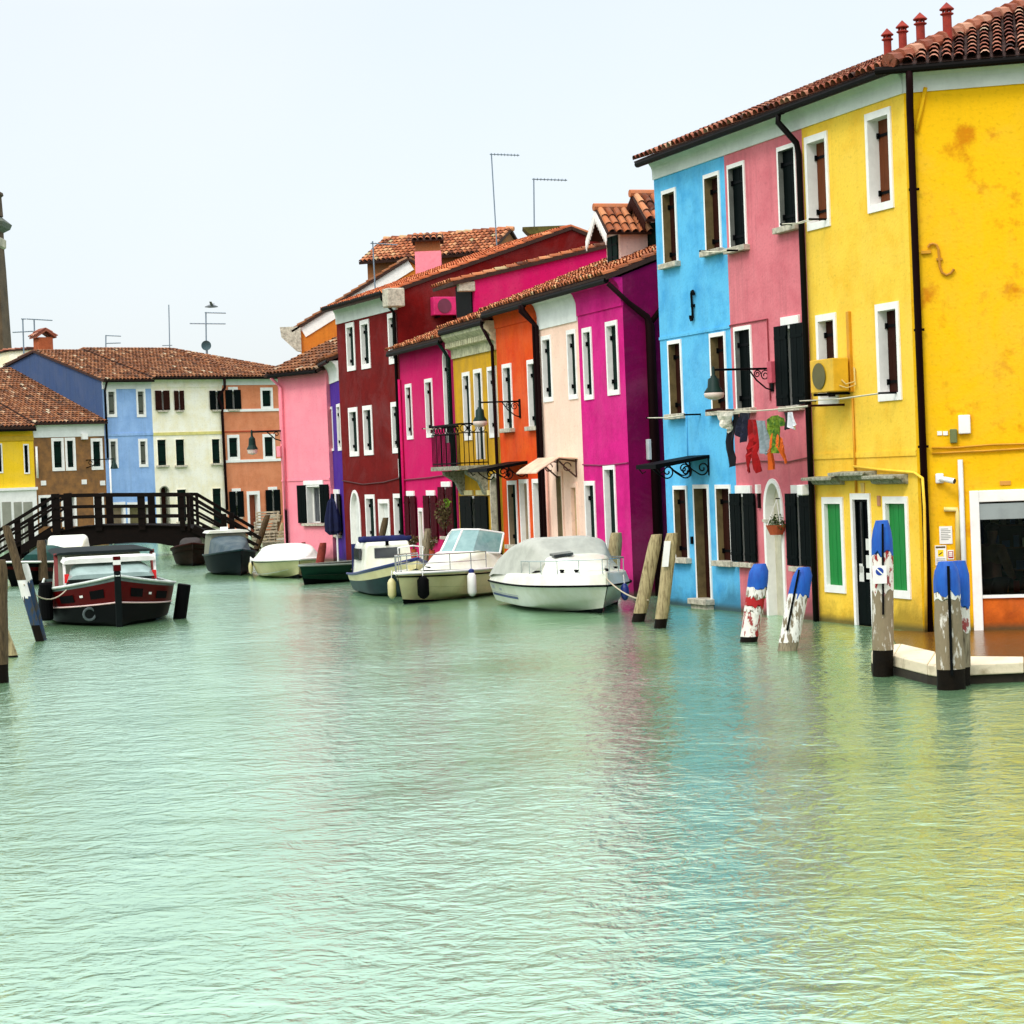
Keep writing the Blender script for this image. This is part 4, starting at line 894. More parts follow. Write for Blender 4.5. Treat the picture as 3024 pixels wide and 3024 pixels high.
# ================================================================== CAMERA, SKY, SUN, WATER, GROUND
cam=bpy.data.cameras.new('camera'); co=bpy.data.objects.new('camera',cam); COL.objects.link(co)
cam.sensor_width=36; cam.lens=36*FP/3024; cam.clip_start=.1; cam.clip_end=5000
co.matrix_world=Matrix(((CR.x,CU.x,-_F.x,CAM.x),(CR.y,CU.y,-_F.y,CAM.y),(CR.z,CU.z,-_F.z,CAM.z),(0,0,0,1)))
sc.camera=co
W=bpy.data.worlds.new('World'); sc.world=W; W.use_nodes=True; nt=W.node_tree; N=nt.nodes; L=nt.links
for n_ in list(N): N.remove(n_)
out=N.new('ShaderNodeOutputWorld'); add=N.new('ShaderNodeAddShader')
sky=N.new('ShaderNodeTexSky'); sky.sky_type='NISHITA'; sky.sun_disc=False; sky.sun_elevation=math.radians(48); SUNROT=math.radians(215); sky.sun_rotation=SUNROT; sky.air_density=1; sky.dust_density=3
b1_=N.new('ShaderNodeBackground'); b1_.inputs[1].default_value=.05; L.new(sky.outputs[0],b1_.inputs[0])
# even cloud cover: brighter overhead than at the horizon
tc=N.new('ShaderNodeTexCoord'); sx=N.new('ShaderNodeSeparateXYZ'); L.new(tc.outputs['Generated'],sx.inputs[0])
mr=N.new('ShaderNodeMapRange'); L.new(sx.outputs['Z'],mr.inputs[0]); mr.inputs[1].default_value=0.22; mr.inputs[2].default_value=.75; mr.inputs[3].default_value=.70; mr.inputs[4].default_value=1.75
b2_=N.new('ShaderNodeBackground'); L.new(mr.outputs[0],b2_.inputs[1])
nz=N.new('ShaderNodeTexNoise'); nz.inputs['Scale'].default_value=2.2; nz.inputs['Detail'].default_value=4; L.new(tc.outputs['Generated'],nz.inputs['Vector'])
cr=N.new('ShaderNodeValToRGB'); cr.color_ramp.elements[0].position=.35; cr.color_ramp.elements[1].position=.7
cr.color_ramp.elements[0].color=(.90,.95,.98,1); cr.color_ramp.elements[1].color=(1.0,1.0,1.0,1)
L.new(nz.outputs[0],cr.inputs[0]); L.new(cr.outputs[0],b2_.inputs[0])
L.new(b1_.outputs[0],add.inputs[0]); L.new(b2_.outputs[0],add.inputs[1]); L.new(add.outputs[0],out.inputs[0])
sun=bpy.data.lights.new('sun','SUN'); sun.energy=1.1; sun.angle=math.radians(14); sun.color=(1,.96,.9); so=bpy.data.objects.new('sun',sun); COL.objects.link(so)
# sun direction from behind the camera, on the left
az=math.radians(215); el=math.radians(48)
dv=Vector((math.sin(az)*math.cos(el),math.cos(az)*math.cos(el),math.sin(el)))
so.rotation_euler=(-dv).to_track_quat('-Z','Y').to_euler(); so.location=(-20,-20,40)
sc.view_settings.view_transform='Standard'; sc.view_settings.look='None'; sc.view_settings.gamma=1; sc.view_settings.exposure=.2
sc.cycles.max_bounces=6; sc.cycles.caustics_reflective=False; sc.cycles.caustics_refractive=False
# water
m=bpy.data.materials.new('canal_water'); m.use_nodes=True; nt=m.node_tree; N=nt.nodes; L=nt.links; b=N['Principled BSDF']; o_=N['Material Output']
b.inputs['Base Color'].default_value=(.2,.3,.2,1); b.inputs['Roughness'].default_value=.9; b.inputs['Specular IOR Level'].default_value=0
gl=N.new('ShaderNodeBsdfGlossy'); gl.inputs['Roughness'].default_value=.17; gl.inputs['Color'].default_value=(.80,.98,.87,1)
mx=N.new('ShaderNodeMixShader'); fr_=N.new('ShaderNodeFresnel'); fr_.inputs[0].default_value=1.7
geo=N.new('ShaderNodeNewGeometry')
def noise(scale,stretch,detail,rot=0,dist=0.0):
    mp=N.new('ShaderNodeMapping'); mp.inputs['Scale'].default_value=stretch; mp.inputs['Rotation'].default_value=(0,0,rot); L.new(geo.outputs['Position'],mp.inputs[0])
    n=N.new('ShaderNodeTexNoise'); n.inputs['Scale'].default_value=scale; n.inputs['Detail'].default_value=detail; n.inputs['Distortion'].default_value=dist; L.new(mp.outputs[0],n.inputs['Vector']); return n.outputs[0]
def mth(op,a,b_):
    x=N.new('ShaderNodeMath'); x.operation=op
    for i,q in enumerate((a,b_)):
        if isinstance(q,(int,float)): x.inputs[i].default_value=q
        else: L.new(q,x.inputs[i])
    return x.outputs[0]
n1=noise(.8,(.9,1.05,1),4,.25,1.2); n2=noise(3.2,(1.0,1.05,1),4,-.25,1.0); n3=noise(9,(.8,1.1,1),3,.3,.6); n4=noise(.16,(1,.7,1),4,.2,.8)
patch=N.new('ShaderNodeMapRange'); L.new(n4,patch.inputs[0]); patch.inputs[1].default_value=.35; patch.inputs[2].default_value=.68; patch.inputs[3].default_value=.5; patch.inputs[4].default_value=1.35
h=mth('ADD',mth('MULTIPLY',n1,.07),mth('ADD',mth('MULTIPLY',n2,.06),mth('MULTIPLY',n3,.024)))
h=mth('MULTIPLY',h,patch.outputs[0])
bp=N.new('ShaderNodeBump'); bp.inputs['Strength'].default_value=1; bp.inputs['Distance'].default_value=WBUMP if 'WBUMP' in globals() else .55; L.new(h,bp.inputs['Height'])
for q in (b,gl,fr_): L.new(bp.outputs[0],q.inputs['Normal'])
cr=N.new('ShaderNodeValToRGB'); cr.color_ramp.elements[0].position=.35; cr.color_ramp.elements[1].position=.7; cr.color_ramp.elements[0].color=(.12,.28,.09,1); cr.color_ramp.elements[1].color=(.25,.44,.27,1); L.new(n4,cr.inputs[0]); L.new(cr.outputs[0],b.inputs['Base Color'])
fm=N.new('ShaderNodeMapRange'); L.new(fr_.outputs[0],fm.inputs[0]); fm.inputs[1].default_value=.05; fm.inputs[2].default_value=.5; fm.inputs[3].default_value=.42; fm.inputs[4].default_value=.80; L.new(fm.outputs[0],mx.inputs[0]); L.new(b.outputs[0],mx.inputs[1]); L.new(gl.outputs[0],mx.inputs[2]); L.new(mx.outputs[0],o_.inputs['Surface'])
WATER=m
mm=MB().add([(-900,-30,0),(900,-30,0),(900,1500,0),(-900,1500,0)],[(0,1,2,3)]); tag(mm.build('water',WATER),kind='structure')
mm=MB().add([(-1500,-60,-2.2),(1500,-60,-2.2),(1500,2500,-2.2),(-1500,2500,-2.2)],[(0,1,2,3)]); tag(mm.build('ground',mat('mud',(70,66,50),rough=1)),kind='structure')
# ================================================================== QUAY CORNER
def zp(c,x,y,z): p=gpt(*C(c,x,y),z); return (p.x,p.y)
ZT=.27
outer=[zp('cc',x,y,ZT) for x,y in ((688,1598),(870,1622),(1145,1688),(1235,1700),(1932,1668))]
inner=[zp('cc',x,y,ZT) for x,y in ((700,1548),(930,1522),(1210,1588),(1300,1618),(1932,1622))]
def extend(a,b,k): return (b[0]+(b[0]-a[0])*k,b[1]+(b[1]-a[1])*k)
outer.append(extend(outer[-2],outer[-1],2.5)); inner.append((outer[-1][0],outer[-1][1]+(inner[-1][1]-outer[-2][1] if len(outer)>5 else .5)))
root=empty('quay_edge',(outer[0][0],outer[0][1],0),0,'pale stone kerb of the flooded quay below the yellow house','kerb')
ox,oy=outer[0]; m=MB(); rn=random.Random(2)
for i in range(len(outer)-1):
    a,b,c_,d_=outer[i],outer[i+1],inner[i+1],inner[i]; L_=math.dist(a,b); n=max(1,int(L_/1.15))
    for k in range(n):
        t0,t1=k/n,(k+1)/n-.008/L_; f=lambda p,q,t:(p[0]+(q[0]-p[0])*t-ox,p[1]+(q[1]-p[1])*t-oy)
        zt=ZT+rn.uniform(-.006,.006); P=[f(a,b,t0),f(a,b,t1),f(d_,c_,t1),f(d_,c_,t0)]
        m.add([(x,y,.12) for x,y in P]+[(x,y,zt) for x,y in P],[(0,3,2,1),(4,5,6,7),(0,1,5,4),(1,2,6,5),(2,3,7,6),(3,0,4,7)])
m.build('kerb_stones',mat('istrian_stone',(226,212,182),rough=.85,var=.25,scale=3,bump=.5,bscale=12,col2=(150,134,100),thr=(.55,.8)),root,bevel=.015)
m=MB(); P=[(x-ox,y-oy+.06) for x,y in outer]+[(x-ox,y-oy) for x,y in inner[::-1]]
m.ext(P,-.5,.118,'z'); m.build('quay_base',mat('weedy_stone',(44,38,26),rough=.95,var=.3,scale=8),root)
PAV=mat('flooded_brick_paving',(108,72,28),rough=.2,var=.4,scale=1.5,spec=.5,bump=1,bscale=4,col2=(96,66,30),stretch=(1,3,1))
P=[inner[1],inner[2],inner[3],inner[4],inner[5],(SB.w(SB.W,0).x,SB.w(SB.W,0).y),(SB.w(0,0).x,SB.w(0,0).y),(YH.fr.w(YH.W*.82,-.25).x,YH.fr.w(YH.W*.82,-.25).y)]
o=MB().add([(x,y,.02) for x,y in P],[tuple(range(len(P)))]).build('pavement',PAV); tag(o,kind='structure')
# ================================================================== PILES
WOOD=mat('weathered_pile_wood',(176,160,118),rough=.9,var=.35,scale=5,stretch=(6,6,.8),bump=.9,bscale=7,col2=(90,76,44),thr=(.45,.7))
WOODG=mat('grey_pile_wood',(150,138,112),rough=.95,var=.4,scale=6,stretch=(5,5,.9),bump=1,bscale=8,col2=(70,60,42),thr=(.42,.7))
WOODB=mat('brown_pile_wood',(98,80,56),rough=.95,var=.4,scale=6,stretch=(5,5,.9),bump=1,bscale=8)
WOODF=mat('flaking_painted_wood',(138,124,98),rough=.95,var=.4,scale=5,bump=1,bscale=9,col2=(222,216,204),thr=(.57,.62),streak=.6,stretch=(3,3,.8))
WET=mat('wet_weedy_wood',(20,14,8),rough=.7,var=.3,scale=8,spec=.08,bump=.8,bscale=9)
BLUEP=mat('blue_pile_paint',(8,88,178),rough=.6,var=.15,scale=3,stretch=(4,4,1),bump=.4,bscale=8,col2=(12,60,150))
WHP=mat('flaking_white_paint',(232,230,220),rough=.85,var=.3,scale=6,bump=1,bscale=9,col2=(124,110,84),thr=(.52,.56),stretch=(2.6,2.6,.7),streak=.35)
WHR=mat('flaking_white_red_paint',(232,228,216),rough=.85,var=.3,scale=4.5,bump=1,bscale=9,col2=(150,20,22),thr=(.54,.57),stretch=(2.2,2.2,.9),streak=.4)
REDP=mat('red_pile_paint',(168,22,26),rough=.8,var=.3,scale=6,col2=(220,210,200),thr=(.58,.62))
def rot_col(mtl,h): return mtl
def pile(label,ct,top,cb,base,r,segs,group=None,cat='mooring pile',split=False,taper=.92,name='mooring_pile',seed=0,Y=None):
    """segs: list of (fraction from the top, material, part name); rings are irregular, head chamfered"""
    b=gpt(*C(cb,*base)); t=at(*C(ct,*top),b.y); rn=random.Random(seed+len(label)); d=t-b; Ln=d.length
    root=empty(name,b,0,label,cat,group); ph=[rn.uniform(0,6.28) for _ in range(4)]
    def ring(f,rr):   # f: 0 top ..1 base .. beyond
        c=d*(1-f); out=[]
        for j in range(20):
            a=2*math.pi*j/20; q=rr*(1+.05*math.sin(2*a+ph[0]+f*3)+.04*math.sin(3*a+ph[1]-f*5)+.02*math.sin(5*a+ph[2]+f*11))
            out.append((c.x+q*math.cos(a),c.y+q*math.sin(a),c.z))
        return out
    f0=0
    for i,(f1,mt,pn) in enumerate(segs):
        if i==len(segs)-1: f1=1+.5/Ln
        n=max(3,int((f1-f0)*Ln/.15)); rings=[]
        for k in range(n+1):
            f=f0+(f1-f0)*k/n; rr=r*(taper+(1-taper)*min(f,1))*(1+.012*math.sin(f*23+ph[3]))
            if split and f<.12: rr*= .55+.45*(f/.12)**.6
            elif f*Ln<.05: rr*=.8+.2*(f*Ln/.05)
            rings.append([(x_,y_,z_+(rn.uniform(-.10,.02) if (k==n and i<len(segs)-1 and pn not in('post',)) else 0)) for (x_,y_,z_) in ring(f,rr+.004*(len(segs)-i))])
        vs=[v for q in rings for v in q]; fs=[(k*20+j,k*20+(j+1)%20,(k+1)*20+(j+1)%20,(k+1)*20+j) for k in range(n) for j in range(20)]
        fs+=[tuple(range(19,-1,-1)),tuple(n*20+j for j in range(20))]
        MB().add(vs,fs).build(pn,mt,root,smooth='auto')
        f0=f1
    return root,b,t
PR='mooring piles by the right bank'; PB='blue capped mooring piles in front of the houses'
pile('plain split-topped pile leaning right, against the plum alley wall','c9',(290,735),'c9',(110,1565),.125,[(.9,WOOD,'post'),(1.1,WET,'wet_foot')],PR,seed=1)
r_,b,t=pile('plain leaning pile carrying a small white plate, before the sky blue house','c9',(435,722),'c9',(318,1625),.12,[(.9,WOOD,'post'),(1.1,WET,'wet_foot')],PR,seed=2)
p=at(*C('c9',375,920),b.y-.15); 
MB().ext([(-.085,-.24),(.035,-.24),(.10,.24),(-.02,.24)],-.015,.015,'y').build('plate',WHITE,r_).location=p-b
r_,b,t=pile('leaning blue capped pile with flaking red and white bands, left of the arched door','c9',(1268,1015),'c9',(1165,1755),.15,[(.29,BLUEP,'blue_cap'),(.40,WHP,'white_band'),(.53,REDP,'red_band'),(.60,WHP,'white_band'),(.93,WHR,'post'),(1.1,WET,'wet_foot')],PB,split=True,seed=3)
r_,b,t=pile('leaning blue capped white pile with a black strap, right of the arched door','c9',(1685,1048),'c9',(1530,1838),.158,[(.31,BLUEP,'blue_cap'),(.9,WHP,'post'),(1.1,WOODG,'wet_foot')],PB,split=True,seed=4)
m=MB(); m.tube([(t-b)*f+Vector((-.09,-.15,0)) for f in (.98,.8,.5,.25)],.018,6); m.build('strap',IRON,r_)
r_,b,t=pile('tall upright pile with rounded blue cap and a no-parking plate','cc',(775,515),'cc',(783,1785),.138,[(.19,BLUEP,'blue_cap'),(.44,WHR,'painted_band'),(.83,WOODF,'post'),(1.1,WET,'wet_foot')],PB,split=True,seed=5)
Yp=b.y-.19; c_=at(*C('cc',755,958),Yp); e_=at(*C('cc',812,958),Yp); tp_=at(*C('cc',755,885),Yp); hw=e_.x-c_.x; hh=tp_.z-c_.z
sg=empty('no_parking_plate',c_,0,'white plate with a slashed blue disc on the tall blue capped pile','sign')
MB().box(-hw,-.008,-hh,hw,.008,hh).build('plate',WHITE,sg)
bl=mat('sign_blue',(20,60,150),rough=.5,var=0)
m=MB(); R=hw*.56; pts=[(R*math.cos(a),hh*.36+R*math.sin(a)) for a in [i*math.pi/14 for i in range(28)]]; m.ext(pts,-.012,-.0085,'y'); m.build('disc',bl,sg)
m=MB(); m.add([(-R*.85-.0,-.0135,hh*.36+R*.62),(-R*.62,-.0135,hh*.36+R*.85),(R*.85,-.0135,hh*.36-R*.62),(R*.62,-.0135,hh*.36-R*.85)],[(0,1,2,3)]); m.build('slash',WHITE,sg)
m=MB(); m.tube([(t-b)*f+Vector((-.02,-.155,0)) for f in (.98,.8,.6,.4)],.016,6); m.build('strap',IRON,r_)
r_,b,t=pile('stout weathered pile with peeling blue top at the quay corner, front of the pair','cc',(1300,850),'cc',(1335,1890),.175,[(.22,BLUEP,'blue_cap'),(.27,WHP,'peeling_band'),(.84,WOODF,'post'),(1.1,WET,'wet_foot')],PB,split=True,seed=6)
m=MB(); m.tube([(t-b)*f+Vector((-.02,-.195,0)) for f in (.97,.75,.5,.3,.12)],.02,6); m.build('strap',IRON,r_)
pile('thinner blue topped pile tied behind the stout one at the quay corner','cc',(1405,845),'cc',(1420,1860),.12,[(.33,BLUEP,'blue_cap'),(.55,WHR,'painted_band'),(.85,WOODG,'post'),(1.1,WET,'wet_foot')],PB,split=True,seed=7)
pile('broad pile top standing behind the white cabin cruiser','c6',(1350,880),'c6',(1300,1560),.15,[(.9,WOOD,'post'),(1.1,WET,'wet_foot')],PR,seed=8)
pile('thin leaning pole rising above the blue and white boat','c4',(935,1045),'c4',(830,1560),.10,[(.95,WOODB,'post'),(1.1,WET,'wet_foot')],PR,seed=9)
pile('thin pale pole beside the cream motorboat windscreen','c4',(1278,1135),'c4',(1235,1600),.10,[(.95,WOODG,'post'),(1.1,WET,'wet_foot')],PR,seed=10)
RED_=mat('red_brown_wood',(150,60,48),rough=.9,var=.3,scale=6,bump=.6)
pile('rust red pile beside the outboard motor of the green dinghy','c4',(425,1250),'c4',(375,1560),.12,[(.95,RED_,'post'),(1.1,WET,'wet_foot')],PR,seed=11)
pile('short rust red pile behind the canvas covered boat','c4',(265,1245),'c4',(240,1500),.075,[(.95,RED_,'post'),(1.1,WET,'wet_foot')],PR,seed=12)
PL='mooring piles by the bridge and left bank'
pile('leaning pile at the right foot of the bridge','cf',(920,390),'cf',(750,910),.13,[(.93,WOODB,'post'),(1.1,WET,'wet_foot')],PL,seed=13)
pile('thicker leaning pile by the pink house corner','cf',(1085,395),'cf',(930,880),.17,[(.93,WOODG,'post'),(1.1,WET,'wet_foot')],PL,seed=14)
pile('short ochre pile touching the pink house corner','cf',(1140,500),'cf',(1095,830),.12,[(.93,WOOD,'post'),(1.1,WET,'wet_foot')],PL,seed=15)
pile('thin bare pole leaning by the pink house corner','cf',(1085,235),'cf',(1000,620),.05,[(1.1,WOODB,'post')],PL,seed=25)
WHB=mat('white_band_paint',(238,238,230),rough=.7,var=.1)
BLP=mat('faded_blue_pile',(36,62,92),rough=.9,var=.5,scale=4,stretch=(4,4,1),bump=.6,col2=(70,64,44),thr=(.45,.65))
pile('crooked long pile with a white band leaning left of the red and black barge','ce',(45,420),'ce',(325,1362),.085,[(.47,WOODB,'post'),(.61,WHB,'white_band'),(.86,BLP,'post'),(1.1,WET,'wet_foot')],PL,taper=.75,seed=16)
pile('second banded pile, half hidden behind the crooked one','ce',(205,730),'ce',(355,1352),.065,[(.2,WHB,'white_band'),(1.1,BLP,'post')],PL,seed=17)
pile('thick upright brown pile cut by the left edge','ce',(-18,700),'ce',(-4,1700),.15,[(.85,WOODB,'post'),(1.1,WET,'wet_foot')],PL,seed=18)
pile('slanted ochre strut leaning on the left edge pile','ce',(2,1180),'ce',(108,1492),.08,[(.95,WOOD,'post'),(1.1,WET,'wet_foot')],PL,seed=19)
pile('brown pile behind the barge under the bridge','ce',(335,540),'ce',(355,900),.15,[(.9,WOODB,'post'),(1.1,WET,'wet_foot')],PL,seed=20)
# ================================================================== FOOTBRIDGE
DW=mat('dark_bridge_timber',(16,8,5),rough=.8,var=.3,scale=4,spec=.1,stretch=(1,1,1),bump=.4)
YB=88.0
def bp_(x,y,c='c2'): return at(*C(c,x,y),YB)
o0=bp_(620,335); root=empty('footbridge',(o0.x,YB,0),0,'dark timber footbridge arching over the canal between ivory and pink houses','bridge')
def L2(x,y,dy=0): p=bp_(x,y); return Vector((p.x-o0.x,dy,p.z))
topc=[(250,420),(330,375),(480,342),(620,330),(900,328),(1190,335),(1262,372)]; botc=[(1262,530),(1150,466),(1000,440),(850,433),(650,446),(480,472),(300,510),(250,530)]
for dy in (0,2.3):
    pl=[L2(*q) for q in topc+botc]; MB().ext([(p.x,p.z) for p in pl],dy,dy+.18,'y').build('arch_beam',DW,root)
pl=[L2(*q) for q in topc]
for i in range(len(pl)-1):
    pass
m=MB(); 
for i in range(len(pl)-1):
    a,b=pl[i],pl[i+1]; n=max(1,int((b-a).length/.2))
    for k in range(n):
        p=a+(b-a)*(k/n); q=a+(b-a)*((k+.93)/n); m.add([(p.x,-.12,p.z+.005),(q.x,-.12,q.z+.005),(q.x,2.6,q.z+.005),(p.x,2.6,p.z+.005),(p.x,-.12,p.z+.05),(q.x,-.12,q.z+.05),(q.x,2.6,q.z+.05),(p.x,2.6,p.z+.05)],[(0,3,2,1),(4,5,6,7),(0,1,5,4),(1,2,6,5),(2,3,7,6),(3,0,4,7)])
m.build('deck',DW,root)
posts=[((350,128),(350,390),.34),((620,128),(620,345),.30),((893,125),(893,340),.30),((1150,128),(1150,345),.22),((1190,126),(1190,345),.12),((1418,255),(1418,400),.22),((110,290),(110,520),.24),((-120,430),(-120,640),.24)]
for dy in (-.02,2.45):
    for (a,b,w_) in posts: 
        p,q=L2(*a,dy),L2(*b,dy); MB().box(p.x-w_/2,dy-.08,q.z-.1,p.x+w_/2,dy+.08,p.z+.02).build('post',DW,root,bevel=.01)
    for (pa,w_) in (([(-250,512),(350,140),(620,134),(1190,132),(1655,408)],.14),([(-250,590),(350,212),(620,208),(1190,205),(1640,452)],.10),([(-250,660),(350,280),(620,272),(1190,268),(1610,485)],.10)):
        m=MB(); q=[L2(x,y,dy-.1 if dy<0 else dy+.1) for x,y in pa]
        for i in range(len(q)-1): m.bar(q[i],q[i+1],.06,w_)
        m.build('rail',DW,root)
    for (pa) in ([(1225,345),(1660,560)],[(-260,700),(330,372)]):
        m=MB(); q=[L2(x,y,dy) for x,y in pa]; m.bar(q[0],q[1],.16,.32); m.build('stringer',DW,root)
# steps
for pa,n,nm in (([(1225,345),(1660,560)],9,1),([(330,372),(-260,700)],11,2)):
    q=[L2(*z) for z in pa]; m=MB()
    for i in range(n):
        p=q[0]+(q[1]-q[0])*((i+.5)/n); dx=abs(q[1].x-q[0].x)/n; m.box(p.x-dx/2,.1,p.z-.05,p.x+dx/2,2.35,p.z+.03); 
    m.build('steps',DW,root)
p=L2(1262,372); MB().box(p.x,.2,-.8,p.x+.5,2.2,p.z-.2).build('abutment',OLDSTONE,root); p=L2(250,420); MB().box(p.x-.5,.2,-.8,p.x,2.2,p.z-.2).build('abutment',OLDSTONE,root)
# low quay by the bridge foot with pots and a bush
a=gpt(778,1626); b=gpt(846,1612); o=MB().box(a.x,a.y-.2,-.5,PNKH.fr.A.x-.1,a.y+9,.35).build('quay',OLDSTONE); tag(o,kind='structure')
CR_=mat('bleached_crates',(206,200,176),rough=.9,var=.3,scale=5)
k=0
for (x,y,lab) in ((870,560,'lowest bleached crab crate on the quay left of the pink house'),(880,475,'middle bleached crab crate in the quay stack'),(900,395,'topmost bleached crab crate in the quay stack'),(1040,470,'single bleached crab crate against the pink corner')):
    p=at(*C('cf',x,y+30),a.y+.6); zb_=max(.35,p.z) if k else .35
    zb_=.352+.44*(k if k<3 else 0); xq=p.x+(k*.03)
    rt=empty('crab_crate',(xq,a.y+.6+.1*(k==3),zb_),.1*k,lab,'crate','bleached slatted crates on the quay')
    m=MB()
    for zz in (.0,.13,.26,.38): m.box(-.5,-.35,zz,.5,-.32,zz+.06); m.box(-.5,.32,zz,.5,.35,zz+.06); m.box(-.5,-.319,zz,-.47,.319,zz+.06); m.box(.47,-.319,zz,.5,.319,zz+.06)
    m.build('slats',CR_,rt); m=MB()
    for sx in (-1,1):
        for sy in (-1,1): m.box(sx*.46-.02,sy*.31-.008,0,sx*.46+.02,sy*.31+.008,.43)
    m.box(-.46,-.3,.0,.46,.3,.03); m.build('frame',CR_,rt); k+=1
# ================================================================== FOLIAGE
LEAF=mat('leaves',(70,96,34),rough=.7,var=.5,scale=9,col2=(34,52,18),thr=(.35,.65)); LEAFB=mat('rusty_leaves',(92,84,34),rough=.7,var=.5,scale=9,col2=(70,44,24),thr=(.4,.6)); BARK=mat('bark',(84,66,46),rough=.95,var=.3)
LEAFY=mat('bright_leaves',(120,160,30),rough=.6,var=.4,scale=9)
TERRA=mat('terracotta_pot',(196,92,52),rough=.85,var=.2)
def leaves(centers,n,size,mt,root,name='crown',seed=0):
    rn=random.Random(seed); m=MB()
    for (c,r) in centers:
        for _ in range(int(n*r*r*20)):
            v=Vector((rn.gauss(0,1),rn.gauss(0,1),rn.gauss(0,1))).normalized()*r*rn.uniform(.45,1.05)**.6
            p=Vector(c)+v; a=Vector((rn.uniform(-1,1),rn.uniform(-1,1),rn.uniform(-1,1))).normalized(); b=a.cross(Vector((rn.uniform(-1,1),rn.uniform(-1,1),rn.uniform(-1,1)))).normalized(); s=size*rn.uniform(.6,1.4)
            m.add([p-a*s,p+b*s*.5,p+a*s,p-b*s*.5],[(0,1,2,3)],0,rn.random())
    m.raw=True; return m.build(name,mt,root)
def shrub(label,c,x,y,wpx,hpx,Y,mt,name='potted_shrub',pot=True,seed=0,cat='plant',group=None,base=None):
    p=at(*C(c,x,y),Y); q=at(*C(c,x+wpx/2,y),Y); hw=abs(q.x-p.x); t=at(*C(c,x,y-hpx),Y); hh=t.z-p.z; rn=random.Random(seed)
    root=empty(name,(p.x,Y,p.z),0,label,cat,group)
    cs=[((rn.uniform(-.45,.45)*hw,rn.uniform(-.4,.4)*hw,hh*(.3+.55*rn.random())),hw*rn.uniform(.4,.62)) for _ in range(6)]
    m=MB(); 
    for c_,r in cs: m.tube([(0,0,0),(c_[0]*.4,c_[1]*.4,c_[2]*.5),c_],[.025,.018,.008],5)
    m.build('stems',BARK,root); leaves(cs,120,max(.04,hw*.09),mt,root,seed=seed)
    if pot: MB().lathe([(hw*.3,-.36),(hw*.42,-.02),(hw*.46,0),(hw*.40,.0),(hw*.36,-.06)],(0,0,0),14).build('pot',TERRA,root)
    return root
shrub('bushy rusty green shrub in front of the raspberry house drainpipe','c4',1410,1150,200,240,OLH.fr.A.y-1.6,LEAFB,pot=False,seed=3,name='shrub')
MB()
shrub('small bright green plant on top of the rusty shrub','c4',1445,965,75,70,OLH.fr.A.y-1.7,LEAFY,pot=False,seed=4,name='small_plant')
shrub('leafy plant in front of the salmon house shutters','cf',470,440,130,200,SALH.fr.A.y+0.5,LEAF,pot=True,seed=5)
shrub('low mixed plant by the maroon shutters behind the blue and white boat','c4',1165,1300,110,120,58,LEAFB,pot=True,seed=6)
shrub('low dark plant between the pale pole and the raspberry wall','c4',1310,1310,120,110,58,LEAFB,pot=True,seed=7)
# closed parasol
Yq=PNKH.fr.B.y-2.2; p=at(*C('c4',548,1380),Yq); t=at(*C('c4',520,850),Yq); w_=at(*C('c4',565,1000),Yq).x-at(*C('c4',455,1000),Yq).x
root=empty('closed_parasol',(p.x,Yq,0),0,'folded navy blue parasol on a white pole at the violet house','parasol')
NAVY=mat('navy_canvas',(10,20,62),rough=.9,var=.3,scale=5)
MB().tube([(0,0,-.3),(0,0,t.z)],.035,8).build('pole',WHITE,root)
zb_=at(*C('c4',520,1185),Yq).z; h=t.z-zb_
def fold(u,v):
    a=2*math.pi*u; r=(w_/2)*(.35+.65*min(1,(1-v)*1.6))*(1 if v<.9 else .4)*(1+.28*math.sin(6*a)); r=r if v>0.02 else r*.5
    return (-w_*.28+r*math.cos(a)*(1),r*math.sin(a)*.8,zb_+h*v)
MB().grid(fold,36,10).build('canopy',NAVY,root)
# hanging flower pot in the rose arch
fr=ROSEH.fr; x,zr=fr.hit(*C('c9',1418,400),y=-.12); x2,zp1=fr.hit(*C('c9',1425,645),y=-.12); _,zp0=fr.hit(*C('c9',1425,738),y=-.12); 
root=empty('hanging_pot',fr.w(x2,-.12,zp1),fr.rz,'terracotta pot with trailing plant hanging in the pale arched doorway','flower pot')
hz=zp1-zp0; MB().lathe([(.13,-hz),(.19,-.05),(.21,0),(.17,0),(.15,-.05)],(0,0,0),14).build('pot',TERRA,root)
m=MB(); top_=Vector((x-x2,0.02,zr-zp1)); 
for a in (0,2.1,4.2): m.tube([(.17*math.cos(a),.17*math.sin(a),0),top_],.008,5)
m.build('cord',WHITE,root); leaves([((.05,0,.06),.16),((-.1,0,.02),.12),((.18,0,.0),.1)],260,.03,LEAF,root,name='foliage',seed=8)
MB().bar(top_+Vector((0,-.02,.01)),top_+Vector((0,.42,.01)),.02).build('hook',IRON,root)
